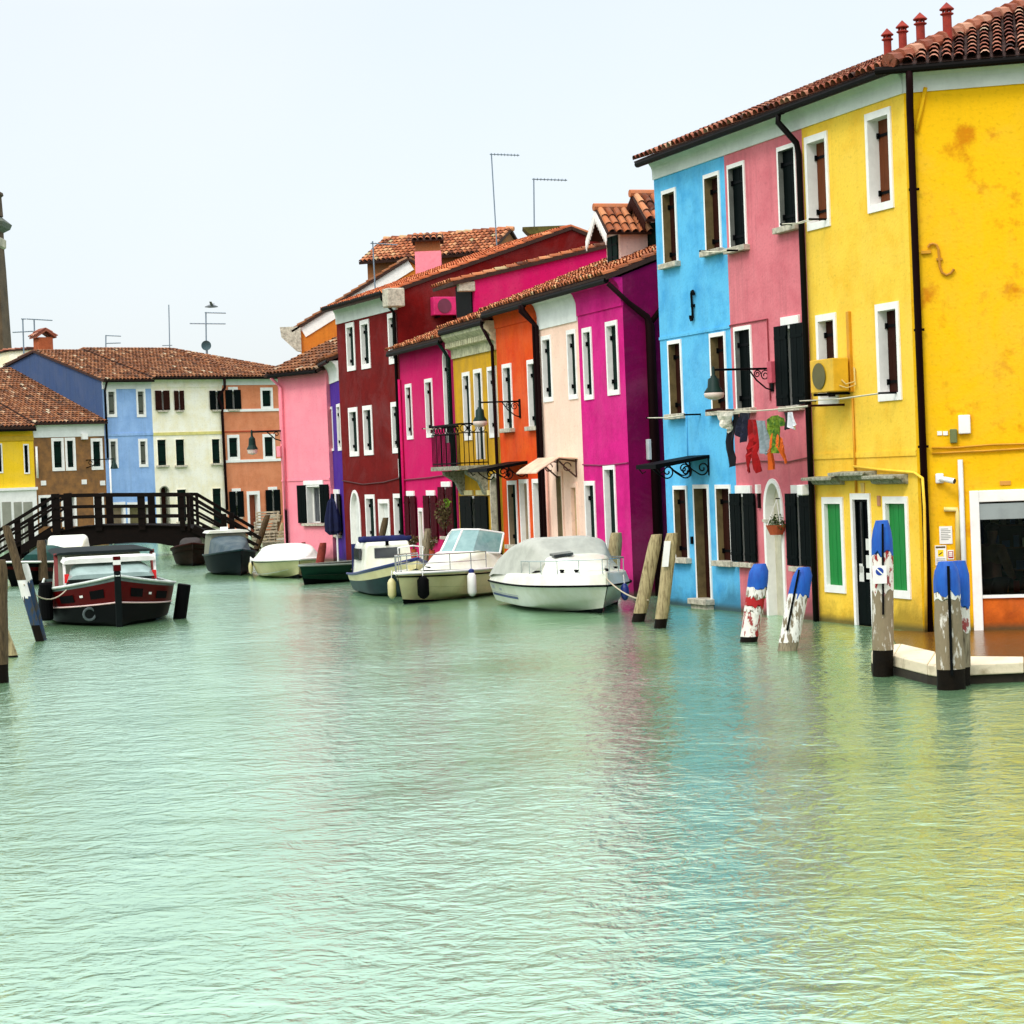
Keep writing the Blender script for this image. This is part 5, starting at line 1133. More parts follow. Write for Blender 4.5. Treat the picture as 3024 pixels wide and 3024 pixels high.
# ================================================================== LAMPS, AIR UNITS, SIGNS
GREENL=mat('green_lamp_metal',(6,40,34),rough=.5,var=.15,spec=.2); MILK=mat('milky_lamp_glass',(214,196,184),rough=.3,var=.05)
def wall_lamp(label,H,wallpt,tip,c,lh,group='bell shaped wall lamps on iron brackets',name='street_lamp'):
    fr=H.fr; x,z=fr.hit(*C(c,*wallpt)); y,zt=fr.side(*C(c,*tip),x=x); y=min(-.3,y)
    root=empty(name,fr.w(x,0,z),fr.rz,label,'street lamp',group); L_=-y
    m=MB(); m.tube([(0,0,0),(0,y,0)],.022,8); m.box(-.05,-.03,-.45,.05,.0,.06)
    m.tube([(0,-.02,-.42),(0,-.15,-.38),(0,-.35,-.22),(0,-.5,-.02)],.016,6)
    for (cy,cz,r) in ((-.16,-.13,.11),(-.33,-.10,.08)): m.tube([(0,cy+(r*(1-.75*i/18))*math.cos(i*.55),cz+(r*(1-.75*i/18))*math.sin(i*.55)) for i in range(19)],.012,5)
    m.build('bracket',IRON,root)
    s=lh/1.0; m=MB(); m.lathe([(.015,.10*s),(.03,.06*s),(.03,-.16*s),(.06,-.18*s),(.06,-.22*s),(.11,-.27*s),(.125,-.5*s),(.19,-.64*s),(.19,-.66*s),(.02,-.66*s)],(0,y,0),16); m.build('lamp_hood',GREENL,root,smooth=True)
    m=MB(); m.lathe([(.18,-.661*s),(.2,-.70*s),(.18,-.80*s),(.1,-.86*s),(.01,-.88*s)],(0,y,0),16); m.build('lamp_glass',MILK,root,smooth=True)
wall_lamp('bell lamp with milky glass on a long scrolled arm before the rose house',ROSEH,(1385,445),(825,452),'c8',.66)
wall_lamp('bell lamp on an iron arm fixed to the orange house, beside the balcony',ORH,(1440,150),(925,150),'cd',.75)
# lamp on the pink house corner, reaching left
fr=PNKH.fr; q=fr.hit(*C('c1',1760,800)); p=at(*C('c1',1760,800),fr.A.y-.1)
t=at(*C('c1',1595,800),fr.A.y-.1); root=empty('street_lamp',(p.x+.2,fr.A.y-.1,p.z),0,'small bell lamp hanging left of the pink house corner','street lamp','bell shaped wall lamps on iron brackets')
dx=t.x-p.x-.2; m=MB(); m.tube([(0,0,0),(dx,0,0)],.03,8); m.tube([(0,0,-.4),(-.3,0,-.3),(-.6,0,-.02)],.025,6); m.tube([(-.25-.1*math.cos(i*.5)*(1-i/20),0,-.12+.1*math.sin(i*.5)*(1-i/20)) for i in range(14)],.018,5); m.build('bracket',IRON,root)
m=MB(); m.lathe([(.02,.08),(.04,.02),(.04,-.15),(.12,-.25),(.14,-.5),(.22,-.65),(.02,-.66)],(dx,0,0),14); m.build('lamp_hood',GREENL,root); MB().lathe([(.2,-.661),(.18,-.8),(.02,-.86)],(dx,0,0),14).build('lamp_glass',MILK,root)
def side_arm(label,H,wp,L_):
    fr=H.fr; x,z=fr.hit(*C('c1',*wp)); root=empty('street_lamp',fr.w(x,0,z),fr.rz,label,'street lamp','bell shaped wall lamps on iron brackets')
    m=MB(); m.tube([(0,0,0),(L_*.5,-L_,0)],.03,6); m.tube([(0,0,-.4),(L_*.12,-L_*.25,-.3),(L_*.25,-L_*.5,0)],.03,6); m.tube([(L_*.08+.1*math.cos(i*.5),-L_*.16,-.15+.1*math.sin(i*.5)) for i in range(12)],.02,5); m.build('bracket',IRON,root)
    m=MB(); m.lathe([(.02,.05),(.05,-.1),(.14,-.3),(.2,-.5),(.02,-.52)],(L_*.5,-L_,0),12); m.build('lamp_hood',GREENL,root)
side_arm('iron lamp arm on the bare brick house',BRIH,(545,985),1.6); 
# air conditioners
fr=YH.fr; x,z=fr.hit(*C('cb',548,1390)); YP=mat('yellow_painted_metal',(226,178,40),rough=.5,var=.15)
root=empty('air_conditioner',fr.w(x,0,z),fr.rz,'yellow painted air conditioner on brackets beside the middle shutters','air conditioner')
MB().box(-.85,-.42,0,0,-.1,.6).build('casing',YP,root,bevel=.015)
m=MB(); m.lathe([(.001,0),(.2,0),(.24,.012),(.24,.02),(.001,.02)],(0,0,0),20); o=m.build('fan_grille',mat('grille',(90,84,40),rough=.5),root); o.location=(-.5,-.421,.3); o.rotation_euler=(math.pi/2,0,0)
m=MB(); m.tube([(0.0,-.25,.2),(.06,-.2,.12),(.12,-.05,.16),(.08,-.02,.4)],.015,6); m.tube([(0.,-.3,.1),(.09,-.2,.05),(.14,-.05,.1),(.05,-.02,.42)],.012,6); m.build('hose',mat('hose',(214,190,120)),root)
MB().box(-.7,-.45,-.06,-.65,.0,-.01).build('bracket',IRON,root); MB().box(-.2,-.45,-.06,-.15,.0,-.01).build('bracket',IRON,root)
fr=DREH.fr; W_=DREH.W; y0_,z0_=fr.side(*C('c3',1325,775),x=W_+.3); y1_,z1_=fr.side(*C('c3',1550,625),x=W_+.3)
root=empty('air_conditioner',fr.w(W_,(y0_+y1_)/2,z0_),fr.rz,'raspberry painted air conditioner on the dark red gable wall','air conditioner'); hw=abs(y1_-y0_)/2
MB().box(.05,-hw,0,.36,hw,z1_-z0_).build('casing',mat('pink_metal',(216,40,112),rough=.5,var=.2),root,bevel=.02)
m=MB(); R=(z1_-z0_)*.4; m.lathe([(.001,0),(R,0),(R,.02),(.001,.02)],(0,0,0),20); o=m.build('fan_grille',mat('grille2',(110,50,72),rough=.5),root); o.location=(.361,-hw*.25,(z1_-z0_)/2); o.rotation_euler=(0,math.pi/2,0)
MB().box(0,-hw*.7,-.08,.4,-hw*.6,-.02).build('bracket',IRON,root); MB().box(0,hw*.6,-.08,.4,hw*.7,-.02).build('bracket',IRON,root)
# signs and camera on the yellow side wall
def plate(label,name,x0,y0,x1,y1,yo=-.012,cat='sign'):
    a=SB.hit(*C('cc',x0,y0)); b=SB.hit(*C('cc',x1,y1)); cx,cz=(a[0]+b[0])/2,(a[1]+b[1])/2; hw,hh=(b[0]-a[0])/2,(a[1]-b[1])/2
    root=empty(name,SB.w(cx,yo,cz),SB.rz,label,cat); MB().box(-hw,-.006,-hh,hw,.010,hh).build('board',WHITE,root); return root,hw,hh
GREYT=mat('grey_print',(150,150,146),var=0); BLK=mat('black_print',(20,20,20),var=0)
r_,hw,hh=plate('white printed notice beside the cream pipe','notice',1240,565,1350,705); m=MB()
for i in range(7): m.box(-hw*.75,-.0085,hh*(.7-.2*i)-.006,hw*(.75 if i%3 else .4),-.0065,hh*(.7-.2*i)+.006)
m.build('print',GREYT,r_)
r_,hw,hh=plate('video surveillance sign with yellow square and camera pictogram','warning_sign',1205,720,1303,880)
MB().box(-hw*.85,-.0085,hh*.72,hw*.85,-.0065,hh*.9).build('header_bar',mat('olive_print',(90,70,20),var=0),r_); MB().box(-hw*.5,-.0085,-hh*.12,hw*.5,-.0065,hh*.55).build('yellow_square',mat('sign_yellow',(250,214,20),var=0),r_)
m=MB(); m.ext([(-hw*.38,hh*.10),(hw*.25,hh*.34),(hw*.32,hh*.26),(-hw*.3,hh*.0)],-.0105,-.0087,'y'); m.build('pictogram',BLK,r_)
m=MB(); 
for i in range(4): m.box(-hw*.8,-.0085,-hh*(.35+.15*i)-.005,hw*.8,-.0065,-hh*(.35+.15*i)+.005)
m.build('print',GREYT,r_)
r_,hw,hh=plate('small red and white sign beside the surveillance sign','small_sign',1308,757,1362,832)
RP=mat('sign_red',(170,24,30),var=0); m=MB(); m.box(-hw*.8,-.0085,-hh*.75,hw*.8,-.0065,hh*.75); m.build('red_field',RP,r_); m=MB()
for z in (.45,.1,-.3): m.box(-hw*.55,-.0105,hh*z-.01,hw*.55,-.0087,hh*z+.012)
m.build('print',WHITE,r_)
a=SB.hit(*C('cc',1245,175)); root=empty('security_camera',SB.w(a[0],0,a[1]),SB.rz,'white bullet security camera under the cables of the yellow corner','camera')
WP=mat('white_plastic',(236,238,236),rough=.35,var=.05); MB().box(-.07,-.1,-.08,.07,0,.09).build('mount_box',WP,root,bevel=.02)
m=MB(); m.tube([(0,-.08,-.01),(.08,-.2,-.01),(.25,-.28,-.05)],[.03,.045,.05],12); m.build('barrel',WP,root); MB().tube([(.25,-.28,-.05),(.26,-.285,-.052)],.042,12).build('lens',BLK,root)
# ================================================================== LAUNDRY
fr=ROSEH.fr; YL=-.75
def cpt(x,y,yy=YL): return fr.hit(*C('c8',x,y),y=yy)
a=cpt(760,852); b=cpt(1725,800); root=empty('clothesline',fr.w(a[0],YL,a[1]),fr.rz,'sagging double clothesline strung under the rose house windows','clothesline')
m=MB(); dx,dz=b[0]-a[0],b[1]-a[1]
for yy in (0,.12): m.tube([(dx*t,yy,dz*t-.10*4*t*(1-t)*.4) for t in [i/12 for i in range(13)]],.012,5)
m.build('line',mat('line_cord',(220,214,190)),root)
m=MB(); m.bar((0,.12,0),(0,.75,0),.05); m.bar((0,.0,0.01),(.75,.02,.02),.05); m.bar((dx,0,dz),(dx,.75,dz),.04); m.build('bracket',DBROWN,root)
def cloth(label,col,pts,cat='laundry',var=.3,dy=0.0,col2=None):
    P=[cpt(x,y,YL+dy) for x,y in pts]; cx=sum(p[0] for p in P)/len(P); zt=max(p[1] for p in P)
    m=MB(); import mathutils
    poly=[(p[0]-cx,p[1]-zt) for p in P]
    # fine strip tessellation from the outline so that the cloth can hang in folds
    zs=[i/18 for i in range(19)]; zmin=min(q[1] for q in poly); rows=[]
    o_=MB().ext(poly,-.006,.006,'y')
    ob=o_.build(name_of(label),mat('cloth_'+label[:18],col,rough=.95,var=var,scale=8,col2=col2),None)
    import bmesh
    bm=bmesh.new(); bm.from_mesh(ob.data); bmesh.ops.triangulate(bm,faces=bm.faces); bmesh.ops.subdivide_edges(bm,edges=bm.edges,cuts=3,use_grid_fill=True)
    rr=len(label)
    for v in bm.verts: v.co.y+= .05*math.sin(v.co.x*26+rr)*min(1,-v.co.z*3+.2)+.03*math.sin(v.co.z*7+rr*2)
    bm.to_mesh(ob.data); bm.free(); ob.location=fr.w(cx,YL+dy,zt); ob.rotation_euler=(0,0,fr.rz)
    tag(ob,label,cat,'laundry hanging on the line')
def name_of(l): 
    return 'hanging_'+('trousers' if 'trousers' in l else 'shirt' if 'shirt' in l else 'stocking' if 'stocking' in l else 'sock' if 'sock' in l else 'cloth')
cloth('white draped cloth at the left end of the clothesline',(226,220,202),[(870,862),(1032,858),(1018,960),(978,1060),(925,1010),(880,930)])
cloth('long black stocking hanging straight down beside the white cloth',(12,12,22),[(1005,880),(1048,880),(1040,1060),(1008,1372),(985,1388),(970,1360),(968,1060)],dy=.03)
cloth('crumpled navy cloth between the stocking and the red trousers',(14,18,40),[(1072,865),(1168,870),(1162,1000),(1137,1050),(1137,1140),(1105,1152),(1085,1110),(1058,1075),(1048,980)])
cloth('bright red trousers in the middle of the clothesline',(160,4,10),[(1168,930),(1228,930),(1252,1100),(1244,1250),(1272,1410),(1240,1442),(1190,1290),(1177,1442),(1138,1425),(1148,1270),(1138,1240)],var=.2)
cloth('pale grey cloth with a ragged hem right of the red trousers',(140,152,158),[(1248,938),(1332,942),(1347,1090),(1362,1180),(1340,1272),(1282,1252),(1264,1090)],var=.15)
cloth('green shirt with a yellow print right of the grey cloth',(30,80,20),[(1330,940),(1375,898),(1440,888),(1482,918),(1484,990),(1452,1002),(1452,1100),(1442,1252),(1380,1242),(1360,1080),(1347,1022),(1322,1010)],col2=(150,170,40),dy=-.03)
cloth('orange trousers dangling behind the green shirt',(214,98,26),[(1440,1060),(1495,1130),(1522,1180),(1502,1300),(1520,1352),(1482,1342),(1462,1200),(1425,1120),(1392,1240),(1397,1400),(1352,1412),(1352,1240),(1385,1060)],var=.15,dy=.02)
cloth('short black cloth right of the green shirt',(14,14,18),[(1488,862),(1546,860),(1541,1022),(1490,1032)])
cloth('white sock at the right end of the clothesline',(232,232,240),[(1548,860),(1592,858),(1612,980),(1572,1032),(1540,1000)],dy=-.02,var=.1)
def plain_line(label,H,c,a,b,out=.35):
    fr_=H.fr; A_=fr_.hit(*C(c,*a),y=-out); B_=fr_.hit(*C(c,*b),y=-out); root=empty('clothesline',fr_.w(A_[0],-out,A_[1]),fr_.rz,label,'clothesline')
    m=MB(); dx,dz=B_[0]-A_[0],B_[1]-A_[1]
    for yy in (0,.1): m.tube([(0,yy,0),(dx*.5,yy,dz*.5-.03),(dx,yy,dz)],.01,5)
    m.build('line',mat('line_cord',(220,214,190)),root); m=MB(); m.bar((0,-.03,0),(0,out,0),.035); m.bar((dx,-.03,dz),(dx,out,dz),.035); m.build('bracket',IRON,root)
plain_line('empty clothesline under the sky blue top windows','' or BLUEH,'c7',(605,1080),(830,1075))
plain_line('empty clothesline across the rose and yellow top windows',ROSEH,'c7',(1265,860),(1500,820))
plain_line('empty clothesline below the yellow house air conditioner',YH,'cb',(100,1475),(760,1410))
plain_line('empty clothesline under the lower left sky blue window',BLUEH,'c8',(200,915),(560,885))
plain_line('short iron drying rail under the raspberry house window',CRIH,'c4',(1240,320),(1400,315),.25)
# ================================================================== ANTENNAS AND BIRD
ALM=mat('antenna_metal',(120,136,150),rough=.5,metal=.3,var=.1)
def antenna(label,Y,c,mast,booms,r=.03,extra=0.8):
    a=at(*C(c,*mast[1]),Y); t=at(*C(c,*mast[0]),Y); root=empty('antenna',a-Vector((0,0,extra)),0,label,'antenna','television antennas on the roofs'); o=a-Vector((0,0,extra))
    MB().tube([(0,0,0),a-o,t-o],r,6).build('mast',ALM,root)
    for (p,q,n) in booms:
        P_=at(*C(c,*p),Y)-o; Q_=at(*C(c,*q),Y)-o; m=MB(); m.tube([P_,Q_],r*.8,6)
        for i in range(n):
            e=P_+(Q_-P_)*((i+.5)/n); m.tube([e+Vector((0,-.3,0)),e+Vector((0,.3,0))],r*.45,4)
        m.build('boom',ALM,root)
antenna('tallest leaning antenna above the dark red gable',82,'c0',((927,290),(938,475)),[((924,291),(980,293),9)],.028)
antenna('upright antenna on the mossy brick chimney',76,'c0',((1007,337),(1008,428)),[((1004,338),(1070,340),10)],.028)
antenna('short antenna over the burnt orange gable',80,'c0',((703,455),(708,548)),[((699,459),(750,462),7)],.03)
antenna('far antenna with a cross bar nearest the bell tower',124,'c1',((144,88),(150,278)),[((80,175),(212,168),8),((135,90),(165,90),2)],.045)
antenna('far antenna with a long boom beside the brick chimney',124,'c1',((216,92),(220,215)),[((170,90),(332,99),10)],.045)
antenna('low square antenna with two booms on the far roof',124,'c1',((671,192),(671,262)),[((668,195),(767,199),6),((668,245),(765,242),6)],.04)
antenna('thin straight whip antenna on the far roof',124,'c1',((1070,0),(1076,288)),[((1028,259),(1092,257),4)],.035)
antenna('double boom antenna beside the satellite dish',124,'c1',((1305,46),(1308,290)),[((1298,50),(1432,53),8),((1203,119),(1430,121),9)],.045)
p=at(*C('c1',1307,258),123.5); q=at(*C('c1',1338,258),123.5); R=q.x-p.x; root=empty('satellite_dish',p-Vector((0,0,1.6)),0,'dark round satellite dish on the ridge of the far roof','satellite dish')
m=MB(); m.grid(lambda u,v:(R*v*math.cos(2*math.pi*u),.25*R*(1-v*v),1.6+R*v*math.sin(2*math.pi*u)),24,5); m.build('dish',mat('dark_teal_dish',(44,74,80),rough=.6),root,solid=.03); MB().tube([(0,.3,0),(0,.3,1.6)],.05,8).build('mast',ALM,root)
p=at(*C('c1',1340,12),110); root=MB(); root.tube([(-.35,0,0),(-.1,0,.03),(.15,0,.02),(.35,0,-.02)],[.02,.09,.08,.02],8); root.add([(-.05,0,.05),(.12,0,.05),(.1,.6,.22),(-.02,.6,.22)],[(0,1,2,3)]); root.add([(-.05,0,.05),(.12,0,.05),(.1,-.6,.22),(-.02,-.6,.22)],[(0,1,2,3)])
o=root.build('seagull',mat('gull',(120,124,130))); o.location=p; tag(o,'tiny gull gliding above the far antenna','bird')
# ================================================================== SHOPKEEPER
def person(label,loc,rz,h,cloth_,trous):
    vs={'pel':(0,0,.52),'waist':(0,0,.62),'chest':(0,-.01,.75),'neck':(0,-.015,.85),'head':(0,-.03,.93),'head2':(0,-.035,.985),
        'shl':(-.115,0,.80),'ell':(-.15,-.03,.66),'wrl':(-.11,-.13,.56),'shr':(.115,0,.80),'elr':(.15,-.02,.65),'wrr':(.12,-.13,.58),
        'hil':(-.055,0,.50),'knl':(-.06,-.01,.28),'anl':(-.06,.01,.05),'tol':(-.065,-.08,.02),'hir':(.055,0,.50),'knr':(.06,-.01,.28),'anr':(.06,.01,.05),'tor':(.065,-.08,.02),'hal':(-.09,-.18,.55),'har':(.10,-.18,.57)}
    rad={'pel':.09,'waist':.082,'chest':.09,'neck':.034,'head':.052,'head2':.04,'shl':.045,'ell':.032,'wrl':.022,'hal':.02,'shr':.045,'elr':.032,'wrr':.022,'har':.02,'hil':.06,'knl':.042,'anl':.03,'tol':.026,'hir':.06,'knr':.042,'anr':.03,'tor':.026}
    ed=[('pel','waist'),('waist','chest'),('chest','neck'),('neck','head'),('head','head2'),('chest','shl'),('shl','ell'),('ell','wrl'),('wrl','hal'),('chest','shr'),('shr','elr'),('elr','wrr'),('wrr','har'),('pel','hil'),('hil','knl'),('knl','anl'),('anl','tol'),('pel','hir'),('hir','knr'),('knr','anr'),('anr','tor')]
    k=list(vs); me=bpy.data.meshes.new('person'); me.from_pydata([tuple(c*h for c in vs[q]) for q in k],[(k.index(a),k.index(b)) for a,b in ed],[])
    o=bpy.data.objects.new('person',me); COL.objects.link(o); o.location=loc; o.rotation_euler=(0,0,rz)
    md=o.modifiers.new('skin','SKIN'); 
    for i,q in enumerate(k): me.skin_vertices[0].data[i].radius=(rad[q]*h,rad[q]*h*.8)
    me.skin_vertices[0].data[0].use_root=True
    o.modifiers.new('s','SUBSURF').levels=2; me.materials.append(mat('skin',(190,136,108),rough=.6,var=.1))
    tag(o,label,'person')
    # clothes: jacket and trousers as slightly larger skinned shells
    def shell(nm,keep,mt,gr):
        kk=[q for q in k if q in keep]; m2=bpy.data.meshes.new(nm); m2.from_pydata([tuple(c*h for c in vs[q]) for q in kk],[(kk.index(a),kk.index(b)) for a,b in ed if a in kk and b in kk],[])
        s=bpy.data.objects.new(nm,m2); COL.objects.link(s); s.parent=o; s.modifiers.new('skin','SKIN')
        for i,q in enumerate(kk): m2.skin_vertices[0].data[i].radius=((rad[q]+gr)*h,(rad[q]+gr)*h*.85)
        m2.skin_vertices[0].data[0].use_root=True; s.modifiers.new('s','SUBSURF').levels=2; m2.materials.append(mt)
    shell('jacket',['waist','chest','shl','ell','wrl','shr','elr','wrr'],cloth_,.012); shell('trousers',['pel','hil','knl','anl','hir','knr','anr'],trous,.012)
    m=MB(); m.grid(lambda u,v:(.058*h*math.cos(2*math.pi*u)*math.sin(v*1.7),-.028*h+.058*h*math.sin(2*math.pi*u)*math.sin(v*1.7),.955*h+.058*h*math.cos(v*1.7)),18,8); m.build('hair',mat('dark_hair',(40,30,24),rough=.8),o,solid=.008)
x,z=SB.hit(*C('cc',1655,640),y=.7)
person('person in a beige jacket standing inside the dark shop',SB.w(x,.7,-.3),SB.rz+2.4,(z+.35)/.93,mat('beige_jacket',(214,176,130),rough=.9,var=.2),mat('grey_trousers',(60,60,62),rough=.9))
# ================================================================== BOATS
HW=mat('white_gelcoat',(236,238,226),rough=.3,var=.1,scale=1.2,spec=.5,coat=.2,col2=(206,208,176),streak=.2)
HCR=mat('cream_gelcoat',(222,214,162),rough=.4,var=.2,scale=1.2,spec=.5,col2=(190,180,120),streak=.3)
HLG=mat('hull_dull_cream',(206,204,150),rough=.45,var=.25,scale=1.4,col2=(150,146,84))  # duller olive cream, used for the thin chine line
BOT=mat('antifouling',(4,8,10),rough=.7,var=.2,spec=.05)
STEEL=mat('stainless',(190,194,192),rough=.25,metal=.8,var=.05)
RUB=mat('black_rubber',(5,5,6),rough=.7,var=.2,spec=.05)
CANG=mat('grey_boat_canvas',(182,184,172),rough=.95,var=.12,scale=3,bump=.6,bscale=6)
CANW=mat('white_boat_canvas',(226,226,216),rough=.9,var=.1,scale=3,bump=.6,bscale=5)
TEAL=mat('dark_teal_paint',(2,24,30),rough=.45,var=.25,scale=1.5,col2=(24,58,58),spec=.12)
GRN=mat('green_hull_paint',(12,54,38),rough=.5,var=.3,scale=1.5,col2=(12,38,30),spec=.12)
BLKH=mat('black_hull_paint',(4,5,6),rough=.5,var=.2,scale=1.5,spec=.06)
REDH=mat('red_hull_paint',(78,2,3),rough=.45,var=.2,scale=2,spec=.08)
TINT=mat('tinted_screen',(96,140,138),rough=.08,var=.3,scale=1.5,spec=.8,col2=(150,184,180))
SMOKE=mat('smoked_pane',(44,50,56),rough=.1,var=.2,spec=.7)
NAVYC=mat('navy_boat_canvas',(16,28,84),rough=.9,var=.3,scale=4,bump=.8,bscale=9)
def hullfn(L,B,zb,zs,draft=.15,tm=.55,p=2.2,tr=.85,rake=.5,chin=.8,zc0=.06,zc1=.35,camber=.0,cf=.55,sp=1.8):
    def bg(t): return B/2*((tr+(1-tr)*math.sin(min(1,t/tm)*math.pi/2)) if t<tm else max(.012,1-((t-tm)/(1-tm))**p))
    def sheer(t): return zs+(zb-zs)*t**sp-camber*math.sin(math.pi*t)
    def pt(t,f,side):       # f: 0 keel, .3 chine, 1 gunwale
        b=bg(t); z1=sheer(t); tt=max(0,(t-.45)/.55); bc=b*(chin-(chin*cf)*tt**1.6); zc=zc0+(zc1-zc0)*tt**2
        if f<=.3: q=f/.3; y=bc*q; z=-draft*(1-tt**3*.6)+(zc+draft*(1-tt**3*.6))*q
        else: q=(f-.3)/.7; y=bc+(b-bc)*q**.8; z=zc+(z1-zc)*q
        x=t*L-rake*(1-min(1,max(0,(z+draft)/(z1+draft))))*max(0,(t-.5)/.5)**1.5
        return (x,side*y,z)
    return bg,sheer,pt
def hull(root,L,B,zb,zs,mats,bands,name='hull',nt=22,**kw):
    bg,sheer,pt=hullfn(L,B,zb,zs,**kw); m=MB(); F=[0,.15,.3]+[.3+.7*i/10 for i in range(1,11)]
    for side in (-1,1):
        for i in range(nt):
            for j in range(len(F)-1):
                fm=(F[j]+F[j+1])/2; mi=0
                for k,(lo,hi) in enumerate(bands): 
                    if lo<=fm<hi: mi=k
                m.add([pt(i/nt,F[j],side),pt((i+1)/nt,F[j],side),pt((i+1)/nt,F[j+1],side),pt(i/nt,F[j+1],side)],[(0,1,2,3) if side<0 else (3,2,1,0)],mi)
    for j in range(len(F)-1):
        fm=(F[j]+F[j+1])/2; mi=0
        for k,(lo,hi) in enumerate(bands):
            if lo<=fm<hi: mi=k
        m.add([pt(0,F[j],-1),pt(0,F[j],1),pt(0,F[j+1],1),pt(0,F[j+1],-1)],[(0,1,2,3)],mi)
    import bmesh
    o=m.build(name,mats,root,smooth=False)
    bm=bmesh.new(); bm.from_mesh(o.data); bmesh.ops.remove_doubles(bm,verts=bm.verts,dist=.001); bmesh.ops.recalc_face_normals(bm,faces=bm.faces); bm.to_mesh(o.data); bm.free()
    o.data.polygons.foreach_set('use_smooth',[True]*len(o.data.polygons)); o.data.set_sharp_from_angle(angle=math.radians(28))
    return bg,sheer,pt
def deck(root,L,bg,sheer,mt,dz=-.03,t0=0,t1=1,name='deck',inset=.02,n=16):
    m=MB(); 
    for i in range(n):
        a=t0+(t1-t0)*i/n; b=t0+(t1-t0)*(i+1)/n; A=max(.005,bg(a)-inset); Bq=max(.005,bg(b)-inset)
        m.add([(a*L,-A,sheer(a)+dz),(b*L,-Bq,sheer(b)+dz),(b*L,Bq,sheer(b)+dz),(a*L,A,sheer(a)+dz)],[(0,1,2,3)])
    return m.build(name,mt,root)
def rail_line(root,pt,f,mt,r,name='rub_rail',n=24,off=.01,t0=0,t1=1,dz=0):
    m=MB(); pts=[]
    for side in (-1,1):
        row=[Vector(pt(t0+(t1-t0)*i/n,f,side))+Vector((0,side*off,dz)) for i in range(n+1)]
        pts += row if side<0 else row[::-1]
    m.tube(pts,r,8); return m.build(name,mt,root,smooth=True)
def loft(sts,root,mt,name,round_=.5,n=6,smooth=True,floor=False):
    """stations (x, half width at base, half width at top, z0, z1)"""
    m=MB(); rows=[]
    for (x,wb,wt,z0,z1) in sts:
        row=[(x,-wb,z0)]
        for i in range(n+1):
            a=i/n*math.pi/2; row.append((x,-(wt*(1-round_)+wt*round_*math.cos(a)),z1-(z1-z0)*.28*(1-math.sin(a))))
        row+= [(x,-p[1],p[2]) for p in row[::-1]]; rows.append(row)
    k=len(rows[0]); vs=[p for r in rows for p in r]
    fs=[(i*k+j,i*k+j+1,(i+1)*k+j+1,(i+1)*k+j) for i in range(len(rows)-1) for j in range(k-1)]+[tuple(range(k)),tuple((len(rows)-1)*k+j for j in range(k-1,-1,-1))]
    o=m.add(vs,fs).build(name,mt,root); 
    if smooth: o.data.polygons.foreach_set('use_smooth',[True]*len(o.data.polygons)); o.data.set_sharp_from_angle(angle=math.radians(38))
    return o
def boat(name,label,stem,c,phi,L,frac=.93,cat='boat'):
    b=gpt(*C(c,*stem)); a=math.radians(phi); d=Vector((math.sin(a),-math.cos(a),0)); p=b-d*(L*frac)
    return empty(name,(p.x,p.y,0),math.atan2(d.y,d.x),label,cat,'boats moored along the canal')
def fender(root,x,y,z,r=.09,h=.42,mt=WHITE,capm=None):
    m=MB(); m.lathe([(.02,h),(r*.6,h-.03),(r,h-.1),(r,.1),(r*.6,.03),(.02,0)],(x,y,z),12); o=m.build('fender',mt,root,smooth=True)
    MB().tube([(x,y,z+h-.02),(x,y*.97,z+h+.18)],.012,5).build('rope',WHITE if capm is None else capm,o)
    return o
# ---- white cabin cruiser
L,B=5.2,2.45
r=boat('cabin_cruiser','white cabin cruiser under a grey canvas, nearest the shaded alley wall',(1225,1650),'c6',17,L)
bg,sh,pt=hull(r,L,B,.60,.56,[BOT,HW],[(0,.22),(.22,1.01)],draft=.12,tm=.5,p=2.4,rake=.5,chin=.84,zc0=.10,zc1=.3)
rail_line(r,pt,1,RUB,.022); 
# deck moulding rises above the rubbing strake
sts=[]
for i in range(17):
    t=i/16; b_=max(.03,bg(t)-.015); sts.append((t*L*.992,b_,max(.02,b_-.07),sh(t)+.01,sh(t)+.26+.02*t))
loft(sts,r,HW,'deck_moulding',round_=.25)
loft([(2.42,0.88,0.77,0.8,1.02),(2.75,0.902,0.77,0.8,1.22),(3.52,0.792,0.638,0.82,1.2),(4.12,0.572,0.396,0.85,1.02),(4.35,0.44,0.22,0.86,0.9)],r,HW,'cabin',round_=.5)
o=loft([(0.022,1.04,0.99,0.7,0.86),(0.55,1.1,0.968,0.78,1.22),(1.21,1.12,0.946,0.8,1.5),(1.98,1.1,0.924,0.8,1.66),(2.75,1.06,0.88,0.82,1.64),(3.03,1.01,0.792,0.86,1.4),(3.25,0.946,0.66,0.95,1.24)],r,CANG,'canvas_cover',round_=.45)
o.scale=(1,1,.94); m=MB(); m.add([(3.3,-.62,1.225),(3.6,-.62,1.20),(3.65,-.2,1.235),(3.3,-.16,1.26)],[(0,1,2,3)]); o=m.build('hatch',SMOKE,r,solid=.05)
m=MB(); P=[]
for side in (-1,1):
    row=[]
    for t in (.5,.6,.7,.8,.9,.985):
        x,y,z=pt(t,1,side); y*= .86; row.append(Vector((x,y,z+.25)))
    top=[v+Vector((0,0,.26+.04*i/5)) for i,v in enumerate(row)]; P.append(top)
    for a_,b_ in zip(row[::1],top[::1]): m.tube([a_,b_],.011,5)
m.tube(P[0]+P[1][::-1],.014,6); m.build('bow_rail',STEEL,r)
NV=mat('navy_stripe',(20,40,110),rough=.4,var=0); GS=mat('grey_stripe',(176,178,186),rough=.4,var=0)
